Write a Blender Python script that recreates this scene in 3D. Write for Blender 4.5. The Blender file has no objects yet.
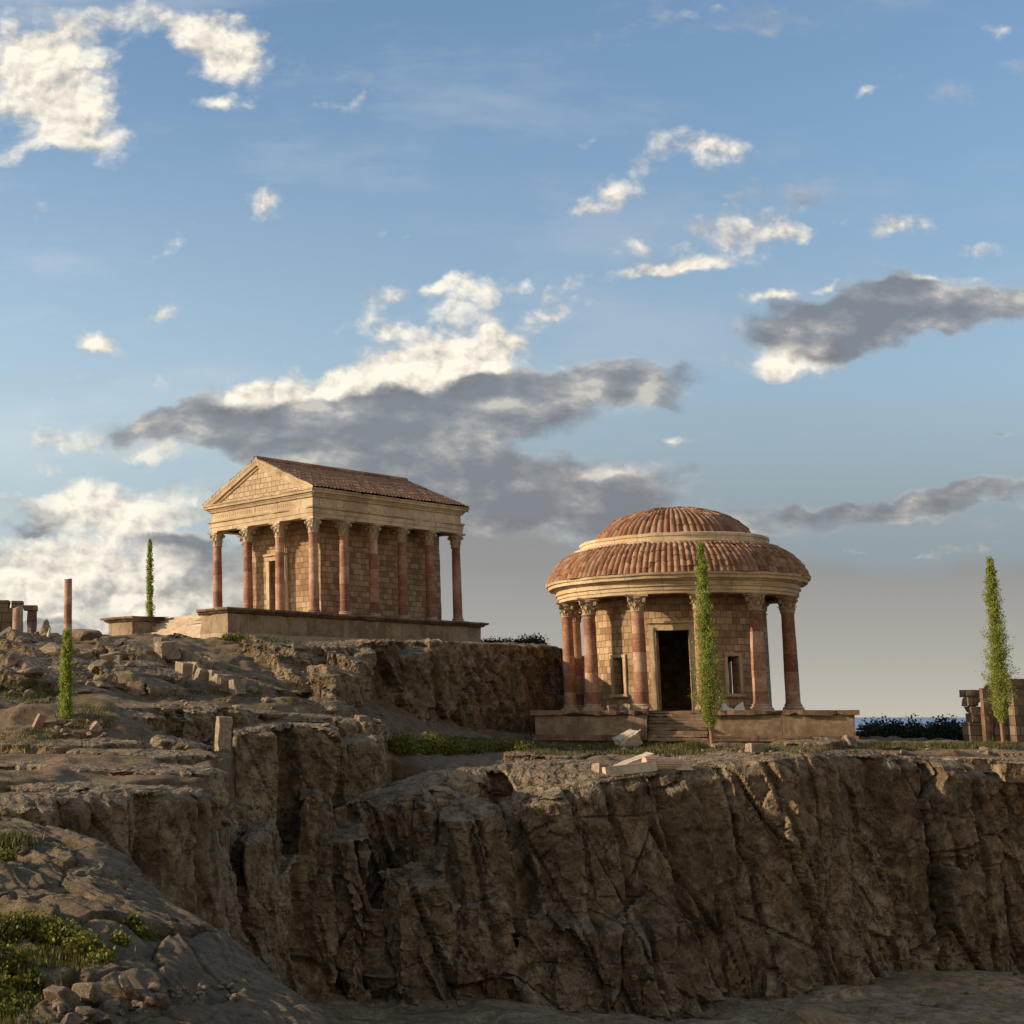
import bpy, bmesh, math, random
import numpy as np
from mathutils import Vector, Matrix
R = math.radians
random.seed(7); RNG = np.random.default_rng(7)
SC = bpy.context.scene
COL = SC.collection
# ------------------------------------------------------------------ camera
F = 1430.0; PX, PY = 150.0, 512.0; TH = math.atan(205.0/F)
cam_d = bpy.data.cameras.new('camera'); cam = bpy.data.objects.new('camera', cam_d); COL.objects.link(cam)
cam_d.sensor_width = 36; cam_d.lens = 36*F/1024; cam_d.shift_x = (512-PX)/1024
cam_d.clip_start = 0.1; cam_d.clip_end = 60000
cam.location = (0, 0, 0); cam.rotation_euler = (math.pi/2+TH, 0, 0)
SC.camera = cam
def at(px, py, Y):
    "point seen at pixel (px,py) at forward distance Y (eye is the origin)"
    u = (px-PX)/F; v = (512-py)/F
    dy = math.cos(TH)-v*math.sin(TH); dz = math.sin(TH)+v*math.cos(TH)
    return Vector((u*Y/dy, Y, dz*Y/dy))
# ------------------------------------------------------------------ light
SUN_EL = R(19); SUN_DIR = Vector((-0.998, 0.05, 0)).normalized()
s3 = Vector((SUN_DIR.x*math.cos(SUN_EL), SUN_DIR.y*math.cos(SUN_EL), math.sin(SUN_EL)))
sd = bpy.data.lights.new('sun', 'SUN'); sd.energy = 4.2; sd.angle = R(0.6); sd.color = (1.0, 0.80, 0.56)
sun = bpy.data.objects.new('sun', sd); COL.objects.link(sun)
sun.rotation_euler = s3.to_track_quat('Z', 'Y').to_euler()
SC.cycles.max_bounces = 6; SC.cycles.diffuse_bounces = 3; SC.cycles.transparent_max_bounces = 4
SC.view_settings.view_transform = 'Standard'; SC.view_settings.look = 'None'
SC.view_settings.exposure = 0.4; SC.view_settings.gamma = 1.0
# ------------------------------------------------------------------ node helper
class NT:
    def __init__(s, tree): s.t = tree; s.n = tree.nodes; s.l = tree.links
    def lk(s, a, b):
        if hasattr(a, 'is_output'): s.l.new(a, b)
        elif a is not None:
            try: b.default_value = a
            except Exception:
                b.default_value = (a, a, a) if not hasattr(a, '__len__') else tuple(a)[:len(b.default_value)]
    def math(s, op, a, b=None, c=None, clamp=False):
        n = s.n.new('ShaderNodeMath'); n.operation = op; n.use_clamp = clamp
        for i, v in enumerate((a, b, c)):
            if v is not None: s.lk(v, n.inputs[i])
        return n.outputs[0]
    def vmath(s, op, a, b=None, out=0):
        n = s.n.new('ShaderNodeVectorMath'); n.operation = op
        s.lk(a, n.inputs[0])
        if b is not None:
            if op == 'SCALE': s.lk(b, n.inputs['Scale'])
            else: s.lk(b, n.inputs[1])
        return n.outputs[out]
    def comb(s, x, y, z):
        n = s.n.new('ShaderNodeCombineXYZ')
        for i, v in enumerate((x, y, z)): s.lk(v, n.inputs[i])
        return n.outputs[0]
    def sep(s, v):
        n = s.n.new('ShaderNodeSeparateXYZ'); s.lk(v, n.inputs[0]); return n.outputs
    def noise(s, v, scale, detail=4, rough=.55, dist=0, dim='3D', out=0):
        n = s.n.new('ShaderNodeTexNoise'); n.noise_dimensions = dim
        if v is not None: s.lk(v, n.inputs['Vector'])
        n.inputs['Scale'].default_value = scale; n.inputs['Detail'].default_value = detail
        n.inputs['Roughness'].default_value = rough; n.inputs['Distortion'].default_value = dist
        return n.outputs[out]
    def voro(s, v, scale, feature='F1', out=0, rnd=1):
        n = s.n.new('ShaderNodeTexVoronoi'); n.feature = feature
        s.lk(v, n.inputs['Vector']); n.inputs['Scale'].default_value = scale
        n.inputs['Randomness'].default_value = rnd
        return n.outputs[out]
    def ramp(s, f, stops, interp='LINEAR'):
        n = s.n.new('ShaderNodeValToRGB'); s.lk(f, n.inputs[0]); cr = n.color_ramp; cr.interpolation = interp
        while len(cr.elements) < len(stops): cr.elements.new(.5)
        for e, (p, c) in zip(cr.elements, stops):
            e.position = p; e.color = (*c, 1) if hasattr(c, '__len__') else (c, c, c, 1)
        return n.outputs[0]
    def smooth(s, f, a, b, lo=0, hi=1):
        n = s.n.new('ShaderNodeMapRange'); n.interpolation_type = 'SMOOTHSTEP'
        s.lk(f, n.inputs[0])
        for i, v in ((1, a), (2, b), (3, lo), (4, hi)): s.lk(v, n.inputs[i])
        return n.outputs[0]
    def lin(s, f, a, b, lo=0, hi=1):
        n = s.n.new('ShaderNodeMapRange'); s.lk(f, n.inputs[0])
        for i, v in ((1, a), (2, b), (3, lo), (4, hi)): s.lk(v, n.inputs[i])
        return n.outputs[0]
    def mix(s, f, a, b, blend='MIX'):
        n = s.n.new('ShaderNodeMix'); n.data_type = 'RGBA'; n.blend_type = blend
        s.lk(f, n.inputs[0])
        for v, i in ((a, 6), (b, 7)):
            if hasattr(v, '__len__') and not hasattr(v, 'is_output'): v = (*tuple(v)[:3], 1)
            s.lk(v, n.inputs[i])
        return n.outputs[2]
    def mapping(s, v, loc=(0,0,0), rot=(0,0,0), scale=(1,1,1), typ='POINT'):
        n = s.n.new('ShaderNodeMapping'); n.vector_type = typ; s.lk(v, n.inputs[0])
        n.inputs[1].default_value = loc; n.inputs[2].default_value = rot; n.inputs[3].default_value = scale
        return n.outputs[0]
    def bump(s, h, strength, dist, normal=None):
        n = s.n.new('ShaderNodeBump'); n.inputs['Strength'].default_value = strength
        n.inputs['Distance'].default_value = dist; s.lk(h, n.inputs['Height'])
        if normal is not None: s.lk(normal, n.inputs['Normal'])
        return n.outputs[0]
# ------------------------------------------------------------------ sky with clouds (a function of world direction only)
def build_world():
    w = bpy.data.worlds.new('World'); SC.world = w; w.use_nodes = True
    w.node_tree.nodes.clear(); g = NT(w.node_tree)
    out = g.n.new('ShaderNodeOutputWorld'); bg = g.n.new('ShaderNodeBackground')
    g.l.new(bg.outputs[0], out.inputs[0]); bg.inputs[1].default_value = 0.10
    sk = g.n.new('ShaderNodeTexSky'); sk.sky_type = 'NISHITA'; sk.sun_disc = False
    sk.sun_elevation = SUN_EL; sk.sun_rotation = math.atan2(SUN_DIR.x, SUN_DIR.y)
    sk.air_density = 1.3; sk.dust_density = 1.6; sk.ozone_density = 1.6; sk.altitude = 60
    tc = g.n.new('ShaderNodeTexCoord'); d = g.sep(tc.outputs['Generated'])
    dy = g.math('MAXIMUM', g.math('ABSOLUTE', d[1]), 0.12)
    a = g.math('DIVIDE', d[0], dy); b = g.math('DIVIDE', d[2], dy)
    P = g.comb(a, b, 0)
    # domain warp
    w1 = g.vmath('SUBTRACT', g.noise(P, 9, 3, .6, out=1), (.5, .5, .5))
    w2 = g.vmath('SUBTRACT', g.noise(P, 34, 5, .62, out=1), (.5, .5, .5))
    Pw = g.vmath('ADD', P, g.vmath('ADD', g.vmath('SCALE', w1, .06), g.vmath('SCALE', w2, .018)))
    sx = g.sep(Pw); Pw = g.comb(sx[0], sx[1], 0)
    def blobs(lst):
        acc = None
        for (px, py, rx, ry, rot, amp) in lst:
            c = at(px, py, 1)
            # TEXTURE mapping: subtract loc, unrotate, divide by scale
            q = g.mapping(Pw, (c.x, c.z, 0), (0, 0, R(rot)), (rx/F*1.35, ry/F*1.35, 1), 'TEXTURE')
            gr = g.n.new('ShaderNodeTexGradient'); gr.gradient_type = 'SPHERICAL'; g.l.new(q, gr.inputs[0])
            acc = g.math('MULTIPLY_ADD', gr.outputs[1], amp, acc if acc is not None else 0.0)
        return acc
    WHITE = [ # px,py,rx,ry,rot,amp
        (20,55,75,50,0,1.3),(55,85,60,55,0,1.6),(85,125,52,38,-25,1.4),(110,25,60,30,0,.8),(110,152,30,20,-20,1.0),(180,14,60,22,0,.75),(30,140,60,14,10,.8),
        (230,50,52,46,0,1.9),(205,40,40,26,0,.9),(213,112,34,13,10,1.1),(260,205,32,18,10,1.0),(165,243,34,12,20,.8),(10,207,40,12,0,.5),
        (700,155,60,26,10,1.0),(735,150,40,18,20,.5),(608,193,52,22,25,.95),(640,262,50,13,18,.9),(740,238,66,26,8,1.25),(803,237,28,10,5,.9),
        (890,232,55,15,0,1.0),(876,90,28,9,20,.75),(553,318,42,16,10,1.15),(563,289,26,10,30,.7),(386,290,38,12,0,.95),(470,292,44,18,10,1.0),
        (160,318,24,11,25,.9),(100,355,30,14,-20,.7),(90,358,16,9,0,.8),(150,385,16,8,0,.7),(30,300,40,8,0,.35),(445,285,24,9,15,.9),(520,290,16,9,20,.7),(395,318,18,8,0,.8),(590,205,30,9,10,.8),(660,262,40,9,8,1.0),(640,240,16,10,-40,.7),(840,278,16,5,0,.7),(700,262,40,9,8,.9),(360,314,26,12,20,.7),(395,232,14,5,0,.5),(415,241,12,5,0,.5),(620,230,20,14,-50,.5),
        (440,350,78,44,5,1.5),(500,352,40,18,-10,.9),(328,378,34,20,10,1.0),(285,388,80,24,8,1.1),(390,372,60,26,0,1.0),
        (55,440,50,17,10,1.05),(35,470,30,8,0,.8),(150,452,90,17,0,.9),(235,402,60,16,8,.9),
        (775,356,58,24,15,1.35),(775,292,42,11,10,1.0),(935,284,50,9,5,.85),(970,262,30,11,10,.8),(825,282,20,5,5,.7),
        (60,497,75,22,5,1.1),(165,500,90,22,3,1.0),(95,545,110,32,5,1.2),(25,590,90,34,0,1.15),(150,588,120,34,0,1.1),(110,622,160,24,0,1.0),(110,520,70,18,-5,.8),
        (310,447,60,13,0,.9),(620,472,50,10,5,.75),(570,478,40,12,10,.75),(590,412,80,10,5,.6),(560,375,30,8,0,.6),(670,448,24,7,0,.7),(720,512,25,7,0,.4),
        (950,553,60,6,5,.5),(875,562,60,5,3,.4),(690,8,50,12,8,.4),(1000,25,60,16,25,.45),(450,352,60,20,0,.6),
        (60,390,40,8,10,.35),(350,90,60,12,20,.3),(600,120,90,12,15,.25)]
    GREY = [
        (160,428,95,28,3,1.2),(290,412,120,34,3,1.3),(420,400,140,34,2,1.35),(545,398,120,34,2,1.2),(650,382,95,24,6,1.05),
        (350,465,160,34,0,1.0),(470,480,190,42,0,1.0),(240,495,130,26,3,.9),(600,500,150,44,0,1.0),(700,530,150,30,-4,.7),
        (885,312,160,34,4,1.35),(790,330,85,30,10,1.1),(960,302,110,20,4,1.0),(1005,428,42,9,8,1.0),(930,502,160,20,10,1.5),
        (40,512,55,13,-5,.95),(340,360,50,14,0,.6),(800,512,90,10,5,.5),(950,566,100,8,5,.6),(60,575,110,18,0,1.45),(175,548,110,18,0,1.45),(40,622,120,10,0,1.1),(110,520,90,12,4,1.1),(150,606,110,13,0,1.0),(30,535,60,10,0,1.0),(230,580,80,20,0,.9),(60,628,100,8,0,.8),
        (520,430,120,20,0,.8),(330,440,100,24,0,.9),(460,372,70,20,0,.7),(670,412,70,14,0,.6),(720,20,160,22,8,.4)]
    Pn = g.comb(g.math('MULTIPLY', a, 1.0), g.math('MULTIPLY', b, 1.7), 0)
    n1 = g.noise(Pn, 15, 7, .54)
    n1o = g.noise(g.vmath('ADD', Pn, (-.011, .016, 0)), 15, 7, .54)
    n2 = g.math('MULTIPLY_ADD', g.math('SUBTRACT', n1, .5), .45, g.noise(Pn, 7, 8, .58))
    sw = blobs(WHITE); sg = blobs(GREY)
    def puff(v):
        n = g.n.new('ShaderNodeTexVoronoi'); n.feature = 'F1'; n.voronoi_dimensions = '2D'; g.lk(v, n.inputs['Vector'])
        n.inputs['Scale'].default_value = 34; n.inputs['Detail'].default_value = 3.0; n.inputs['Roughness'].default_value = .55
        return n.outputs[0]
    Pi = g.vmath('ADD', g.comb(a, g.math('MULTIPLY', b, 1.15), 0), g.vmath('SCALE', w2, .02))
    p0 = puff(Pi); p1 = puff(g.vmath('ADD', Pi, (-.0035, .006, 0)))
    dw = g.smooth(g.math('MULTIPLY_ADD', g.math('SUBTRACT', .5, p0), .60, g.math('MULTIPLY_ADD', g.math('SUBTRACT', n1, .5), 2.1, sw)), .04, 1.12)
    dw = g.math('MULTIPLY', dw, g.smooth(sw, .04, .22))
    dg = g.smooth(g.math('MULTIPLY_ADD', g.math('SUBTRACT', n2, .5), 2.9, sg), .34, 1.05)
    em = g.math('SUBTRACT', n1, n1o)       # relief turned towards the sun
    n3 = g.noise(Pn, 42, 6, .62); n3o = g.noise(g.vmath('ADD', Pn, (-.005, .006, 0)), 42, 6, .62)
    em2 = g.math('SUBTRACT', n3, n3o)
    nb0 = g.noise(Pn, 6, 3, .5)
    lum = g.math('MULTIPLY_ADD', g.math('SUBTRACT', p1, p0), .7, g.math('MULTIPLY_ADD', em, 1.9, g.math('MULTIPLY_ADD', g.math('SUBTRACT', nb0, .5), .8, g.smooth(sw, .25, 1.2, .55, .82))), clamp=True)
    wcol = g.ramp(lum, [(0, (2.7, 2.8, 3.0)), (.35, (4.0, 3.95, 3.85)), (.65, (6.1, 5.65, 4.9)), (1, (7.9, 7.4, 6.3))])
    gl = g.math('MULTIPLY_ADD', em, 5.0, g.math('MULTIPLY_ADD', g.math('SUBTRACT', .46, n2), 2.6, .40), clamp=True)
    gl = g.math('ADD', gl, g.smooth(dg, .75, .1, 0, .42), clamp=True)
    gcol = g.ramp(gl, [(0, (1.5, 1.55, 1.72)), (.4, (2.1, 2.1, 2.2)), (.7, (3.0, 2.9, 2.8)), (1, (4.8, 4.4, 3.8))])
    # clear sky: physical sky, paler towards the horizon
    base = g.mix(1.0, sk.outputs[0], (1.07, 1.20, 1.34), 'MULTIPLY')
    hz = g.smooth(b, .02, .52, 1, 0)
    left = g.smooth(a, -.2, .5, 1.0, 0.0)
    hcol = g.mix(left, (2.6, 3.2, 3.9), (4.9, 5.8, 6.2))
    base = g.mix(g.math('MULTIPLY', hz, .70), base, hcol)
    # thin high veil
    veil = g.smooth(g.noise(g.comb(a, g.math('MULTIPLY', b, 3.0), 3), 4.0, 7, .6), .48, .75, 0, .34)
    base = g.mix(veil, base, g.mix(left, (3.6, 3.9, 4.5), (6.2, 6.5, 6.6)))
    # low cloud bank standing on the horizon
    nb = g.noise(g.comb(a, g.math('MULTIPLY', b, 2.2), 9), 9, 7, .6)
    leftb = g.smooth(a, .0, .22, .035, 0)
    top = g.math('MULTIPLY_ADD', g.math('SUBTRACT', nb, .5), .055, g.math('SUBTRACT', g.smooth(a, .15, .5, .150, .108), leftb))
    bank = g.smooth(g.math('SUBTRACT', top, b), -.006, .016)
    bcol = g.ramp(g.lin(b, 0, .17), [(0, (4.3, 3.95, 3.3)), (.25, (3.3, 3.12, 2.78)), (.62, (2.3, 2.28, 2.2)), (.85, (2.1, 2.17, 2.22)), (1, (2.3, 2.45, 2.6))])
    low = g.math('MULTIPLY', g.smooth(b, .10, .26, 1, 0), g.smooth(a, .1, .4, .3, .9))
    c = g.mix(low, base, (2.15, 2.5, 2.75))
    c = g.mix(g.math('MULTIPLY', bank, .93), c, bcol)
    dwv = g.math('MULTIPLY', dw, g.smooth(b, .03, .09, .0, .97))
    inv = g.math('MULTIPLY', g.math('SUBTRACT', 1.0, dwv), g.math('SUBTRACT', 1.0, g.math('MULTIPLY', dg, .84)))
    ratio = g.smooth(g.math('ADD', g.math('SUBTRACT', g.math('MULTIPLY', sg, .95), sw), g.math('MULTIPLY', g.math('SUBTRACT', n1, .5), 2.2)), -.30, .60)
    c = g.mix(g.math('SUBTRACT', 1.0, inv), c, g.mix(ratio, wcol, gcol))
    # added warm haze behind the viewer, out of view: fill light for the cliffs
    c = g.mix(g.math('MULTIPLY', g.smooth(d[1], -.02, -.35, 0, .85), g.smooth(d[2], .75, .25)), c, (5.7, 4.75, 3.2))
    # below the horizon the world is plain dim earth light
    c = g.mix(g.smooth(d[2], -.02, 0.0), (1.9, 1.45, .95), c)
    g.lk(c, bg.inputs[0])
    w.cycles.sampling_method = 'MANUAL'; w.cycles.sample_map_resolution = 512
build_world()
QUICK = 1
# ------------------------------------------------------------------ object helpers
def tag(o, label=None, cat=None, group=None, kind=None):
    if label: o['label'] = label
    if cat: o['category'] = cat
    if group: o['group'] = group
    if kind: o['kind'] = kind
    return o
def empty(name, loc, rz=0, **k):
    o = bpy.data.objects.new(name, None); COL.objects.link(o); o.empty_display_size = .3
    o.location = loc; o.rotation_euler = (0, 0, rz); return tag(o, **k)
def copy_tree(o, parent=None, pairs=None):
    c = o.copy(); COL.objects.link(c); c.parent = parent
    for ch in [x for x in o.children]: copy_tree(ch, c)
    return c
def obj(name, V, Fc, mat=None, parent=None, smooth=False, uv=None, uvmode=None, loc=None, autos=None):
    me = bpy.data.meshes.new(name)
    if isinstance(V, np.ndarray): V = V.tolist()
    me.from_pydata(V, [], Fc if isinstance(Fc, list) else Fc.tolist()); me.update()
    if uvmode == 'box' or uv is not None:
        ul = me.uv_layers.new(name='UVMap')
        li = np.zeros(len(me.loops), dtype=np.int32); me.loops.foreach_get('vertex_index', li)
        if uv is not None:
            U = np.asarray(uv)[li] if len(uv) == len(V) else np.asarray(uv)
        else:
            co = np.array(V)[li]; nl = np.zeros((len(me.polygons), 3), dtype=np.float32)
            me.polygons.foreach_get('normal', nl.ravel()) if False else None
            nn = np.zeros(len(me.polygons)*3, dtype=np.float32); me.polygons.foreach_get('normal', nn); nn = nn.reshape(-1, 3)
            tot = np.zeros(len(me.polygons), dtype=np.int32); me.polygons.foreach_get('loop_total', tot)
            nr = np.repeat(nn, tot, axis=0); an = np.abs(nr)
            U = np.where((an[:, 2] > .75)[:, None], co[:, :2],
                np.where((an[:, 0] > an[:, 1])[:, None], co[:, [1, 2]], co[:, [0, 2]]))
        ul.data.foreach_set('uv', np.ascontiguousarray(U, dtype=np.float32).ravel())
    if smooth:
        me.polygons.foreach_set('use_smooth', [True]*len(me.polygons))
        if autos is not None:
            try: me.set_sharp_from_angle(angle=R(autos))
            except Exception: pass
    if mat: me.materials.append(mat)
    o = bpy.data.objects.new(name, me); COL.objects.link(o)
    if parent: o.parent = parent
    if loc is not None: o.location = loc
    return o
# ------------------------------------------------------------------ vector noise
def h3(ix, iy, iz, s):
    x = (ix.astype(np.int64)*73856093) ^ (iy.astype(np.int64)*19349663) ^ (iz.astype(np.int64)*83492791) ^ (s*2654435761)
    x &= 0xffffffff; x ^= x >> 16; x = (x*0x45d9f3b) & 0xffffffff; x ^= x >> 16; x = (x*0x45d9f3b) & 0xffffffff; x ^= x >> 16
    return x.astype(np.float64)/4294967296.0
def vn(P, f=1.0, s=0):
    p = P*f; i = np.floor(p); t = p-i; t = t*t*t*(t*(t*6-15)+10); i = i.astype(np.int64)
    r = 0
    for a in (0, 1):
        wa = t[:, 0] if a else 1-t[:, 0]
        for b in (0, 1):
            wb = wa*(t[:, 1] if b else 1-t[:, 1])
            for c in (0, 1):
                r = r+wb*(t[:, 2] if c else 1-t[:, 2])*h3(i[:, 0]+a, i[:, 1]+b, i[:, 2]+c, s)
    return r-.5
def fbm(P, f=1.0, o=4, s=0, g=.5):
    r = 0; A = 1.0
    for k in range(o): r = r+A*vn(P, f*2.03**k, s+k*17); A *= g
    return r
def ridged(P, f=1.0, o=4, s=0, g=.5):
    r = 0; A = 1.0
    for k in range(o): r = r+A*(1-4*np.abs(vn(P, f*2.03**k, s+k*17))); A *= g
    return r
def vor(P, s=0, jit=.9):
    "F1, F2, random numbers of the nearest cell (3), offset to its centre"
    i = np.floor(P).astype(np.int64); n = len(P)
    f1 = np.full(n, 9.); f2 = np.full(n, 9.); off = np.zeros((n, 3)); cid = np.zeros((n, 3), dtype=np.int64)
    for a in (-1, 0, 1):
        for b in (-1, 0, 1):
            for c in (-1, 0, 1):
                j = i+np.array([a, b, c])
                q = np.stack([j[:, k]+.5+jit*(h3(j[:, 0], j[:, 1], j[:, 2], s+k)-.5) for k in range(3)], 1)
                d = P-q; L = np.sqrt((d*d).sum(1)); m = L < f1
                f2 = np.where(m, f1, np.minimum(f2, L)); f1 = np.where(m, L, f1)
                off[m] = d[m]; cid[m] = j[m]
    rnd = np.stack([h3(cid[:, 0], cid[:, 1], cid[:, 2], s+50+k) for k in range(3)], 1)
    return f1, f2, rnd, off
def sst(x, a, b):
    t = np.clip((x-a)/(b-a), 0, 1); return t*t*(3-2*t)
# ------------------------------------------------------------------ mesh builder
class MB:
    def __init__(s): s.v = []; s.f = []; s.n = 0
    def add(s, V, Fc):
        V = np.asarray(V, dtype=float); k = s.n; s.v.append(V); s.n += len(V)
        s.f += [tuple(int(i)+k for i in f) for f in Fc]; return s
    def grid(s, G, cu=False, cv=False, flip=False):
        G = np.asarray(G, dtype=float); a, b = G.shape[:2]; Fc = []
        for i in range(a if cu else a-1):
            for j in range(b if cv else b-1):
                q = (i*b+j, ((i+1) % a)*b+j, ((i+1) % a)*b+(j+1) % b, i*b+(j+1) % b)
                Fc.append(q[::-1] if flip else q)
        return s.add(G.reshape(-1, 3), Fc)
    def box(s, lo, hi, res=None, chip=0, amp=0, seed=0, M=None):
        lo = np.array(lo, float); hi = np.array(hi, float); L = hi-lo
        n = [max(1, int(round(L[k]/res))) if res else 1 for k in range(3)]
        idx = {}; V = []; Fc = []
        def vid(t):
            if t not in idx: idx[t] = len(V); V.append([lo[k]+L[k]*t[k]/n[k] for k in range(3)])
            return idx[t]
        for ax in range(3):
            u, w = (ax+1) % 3, (ax+2) % 3
            for side in (0, n[ax]):
                for i in range(n[u]):
                    for j in range(n[w]):
                        def T(a, b):
                            t = [0, 0, 0]; t[ax] = side; t[u] = a; t[w] = b; return tuple(t)
                        q = [vid(T(i, j)), vid(T(i+1, j)), vid(T(i+1, j+1)), vid(T(i, j+1))]
                        Fc.append(q if side else q[::-1])
        V = np.array(V); K = np.array(list(idx.keys()))
        if chip or amp:
            ext = (K == 0) | (K == np.array(n)); e = ext.sum(1)
            c = (lo+hi)/2; ns = fbm(V+seed*3.7, 1.7, 3, seed)+.35*vn(V+seed, 6, seed+3)
            pull = np.clip(ns-.08, 0, 1)*chip*3*(e >= 2)
            sg = np.sign(c-V)*ext
            V = V+sg*pull[:, None]
            V = V+np.stack([fbm(V, 2.5, 2, seed+k) for k in range(3)], 1)*amp
        if M is not None: V = V @ np.array(M.to_3x3()).T+np.array(M.translation)
        return s.add(V, Fc)
    def lathe(s, prof, n=24, c=(0, 0), a0=0, a1=2*math.pi, cap=True):
        full = abs(a1-a0-2*math.pi) < 1e-6
        A = np.linspace(a0, a1, n, endpoint=not full)
        G = np.array([[[c[0]+r*math.cos(t), c[1]+r*math.sin(t), z] for (r, z) in prof] for t in A])
        s.grid(G, cu=full); return s
    def tube(s, pts, rad, n=6):
        pts = [Vector(p) for p in pts]; G = []
        for i, p in enumerate(pts):
            d = (pts[min(i+1, len(pts)-1)]-pts[max(i-1, 0)]).normalized()
            x = d.cross(Vector((0.13, .97, .2))).normalized(); y = d.cross(x)
            r = rad[i] if hasattr(rad, '__len__') else rad
            G.append([p+(x*math.cos(t)+y*math.sin(t))*r for t in [2*math.pi*k/n for k in range(n)]])
        s.grid(G, cv=True); 
        k = s.n-len(G)*n
        s.f.append(tuple(range(k, k+n))[::-1]); s.f.append(tuple(range(s.n-n, s.n))); return s
    def prism(s, poly, z0, z1):
        n = len(poly); V = [(x, y, z0) for x, y in poly]+[(x, y, z1) for x, y in poly]
        Fc = [tuple(range(n))[::-1], tuple(range(n, 2*n))]+[(i, (i+1) % n, n+(i+1) % n, n+i) for i in range(n)]
        return s.add(V, Fc)
    def arr(s): return np.concatenate(s.v)
    def build(s, name, mat, parent=None, **k):
        return obj(name, s.arr(), s.f, mat, parent, **k)
# ------------------------------------------------------------------ materials
def newmat(name):
    m = bpy.data.materials.new(name); m.use_nodes = True; g = NT(m.node_tree)
    return m, g, m.node_tree.nodes['Principled BSDF']
def pos(g): return g.n.new('ShaderNodeNewGeometry').outputs['Position']
def objc(g): return g.n.new('ShaderNodeTexCoord').outputs['Object']
def uvc(g): return g.n.new('ShaderNodeTexCoord').outputs['UV']
def mat_rock(name, dark, mid, light, scale=1.0, strata=0.0, moss=.0, dust=.35, bstr=.8, cells=1.0):
    m, g, b = newmat(name); p = pos(g)
    n1 = g.noise(p, .35*scale, 5, .6); n2 = g.noise(p, 2.2*scale, 9, .68); n3 = g.noise(p, 14*scale, 6, .7)
    c = g.ramp(g.math('MULTIPLY_ADD', g.math('SUBTRACT', n2, .5), 1.6, n1), [(.22, dark), (.5, mid), (.82, light)])
    # iron stains and pale scratches
    st = g.smooth(g.noise(g.mapping(p, scale=(1.3, 1.3, .45)), 1.1*scale, 6, .6), .56, .72)
    c = g.mix(g.math('MULTIPLY', st, .45), c, (mid[0]*1.25, mid[1]*.98, mid[2]*.68))
    pw = g.vmath('ADD', p, g.vmath('SCALE', g.vmath('SUBTRACT', g.noise(p, 1.5*scale, 4, .6, out=1), (.5, .5, .5)), 1.3))
    v = g.voro(g.mapping(pw, rot=(0, .3, .2), scale=(1, 1, .62)), 1.5*scale, 'DISTANCE_TO_EDGE')
    crack = g.smooth(v, 0, .045, 1, 0)
    v2 = g.voro(g.mapping(pw, rot=(.5, .2, 0)), 5.5*scale, 'DISTANCE_TO_EDGE')
    crack2 = g.smooth(v2, 0, .08, 1, 0)
    brk = g.smooth(n1, .42, .6)
    crack = g.math('MULTIPLY', crack, brk); crack2 = g.math('MULTIPLY', crack2, g.smooth(n2, .48, .6))
    c = g.mix(g.math('MULTIPLY', crack, .55), c, (dark[0]*.6, dark[1]*.6, dark[2]*.6))
    vein = g.math('ABSOLUTE', g.math('SUBTRACT', g.noise(g.mapping(p, rot=(0, .5, 0), scale=(1, 1, .5)), 3.2*scale, 7, .62, 1.2), .5))
    vn_ = g.math('MULTIPLY', g.smooth(vein, .0, .014, 1, 0), g.smooth(n2, .46, .56)); c = g.mix(g.math('MULTIPLY', vn_, .7), c, light)
    spk = g.smooth(n3, .58, .72); c = g.mix(g.math('MULTIPLY', spk, .55), c, light)
    spd = g.smooth(n3, .42, .30); c = g.mix(g.math('MULTIPLY', spd, .6), c, dark)
    pt = g.n.new('ShaderNodeNewGeometry').outputs['Pointiness']
    c = g.mix(g.smooth(g.math('MULTIPLY_ADD', g.math('SUBTRACT', n2, .5), .05, pt), .515, .60, 0, .55), c, light)
    nz = g.sep(g.n.new('ShaderNodeNewGeometry').outputs['Normal'])[2]
    up = g.smooth(g.math('MULTIPLY_ADD', g.math('SUBTRACT', n2, .5), .8, nz), .62, .95)
    c = g.mix(g.math('MULTIPLY', up, dust), c, (.30, .235, .165))
    if moss:
        mo = g.math('MULTIPLY', g.smooth(g.noise(p, .9*scale, 6, .65), .52, .66), up)
        c = g.mix(g.math('MULTIPLY', mo, moss), c, (.085, .09, .025))
    g.lk(c, b.inputs['Base Color']); b.inputs['Roughness'].default_value = .92; b.inputs['Specular IOR Level'].default_value = .18
    rv = g.voro(g.mapping(pw, rot=(.4, .1, .9)), 5.5*scale, 'F1', 0)
    h = g.math('MULTIPLY_ADD', n2, .55, g.math('MULTIPLY', n3, .30)); h = g.math('MULTIPLY_ADD', rv, .26*cells, h); h = g.math('MULTIPLY_ADD', vn_, .05, h)
    h = g.math('SUBTRACT', h, g.math('MULTIPLY', crack, .5)); h = g.math('SUBTRACT', h, g.math('MULTIPLY', crack2, .16))
    if strata:
        wv = g.noise(g.mapping(pw, rot=(.15, .35, .5), scale=(.5, .5, 7)), 1.6*scale, 6, .65)
        h = g.math('MULTIPLY_ADD', wv, strata, h)
    g.lk(g.bump(h, bstr, .16/scale), b.inputs['Normal'])
    return m
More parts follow.
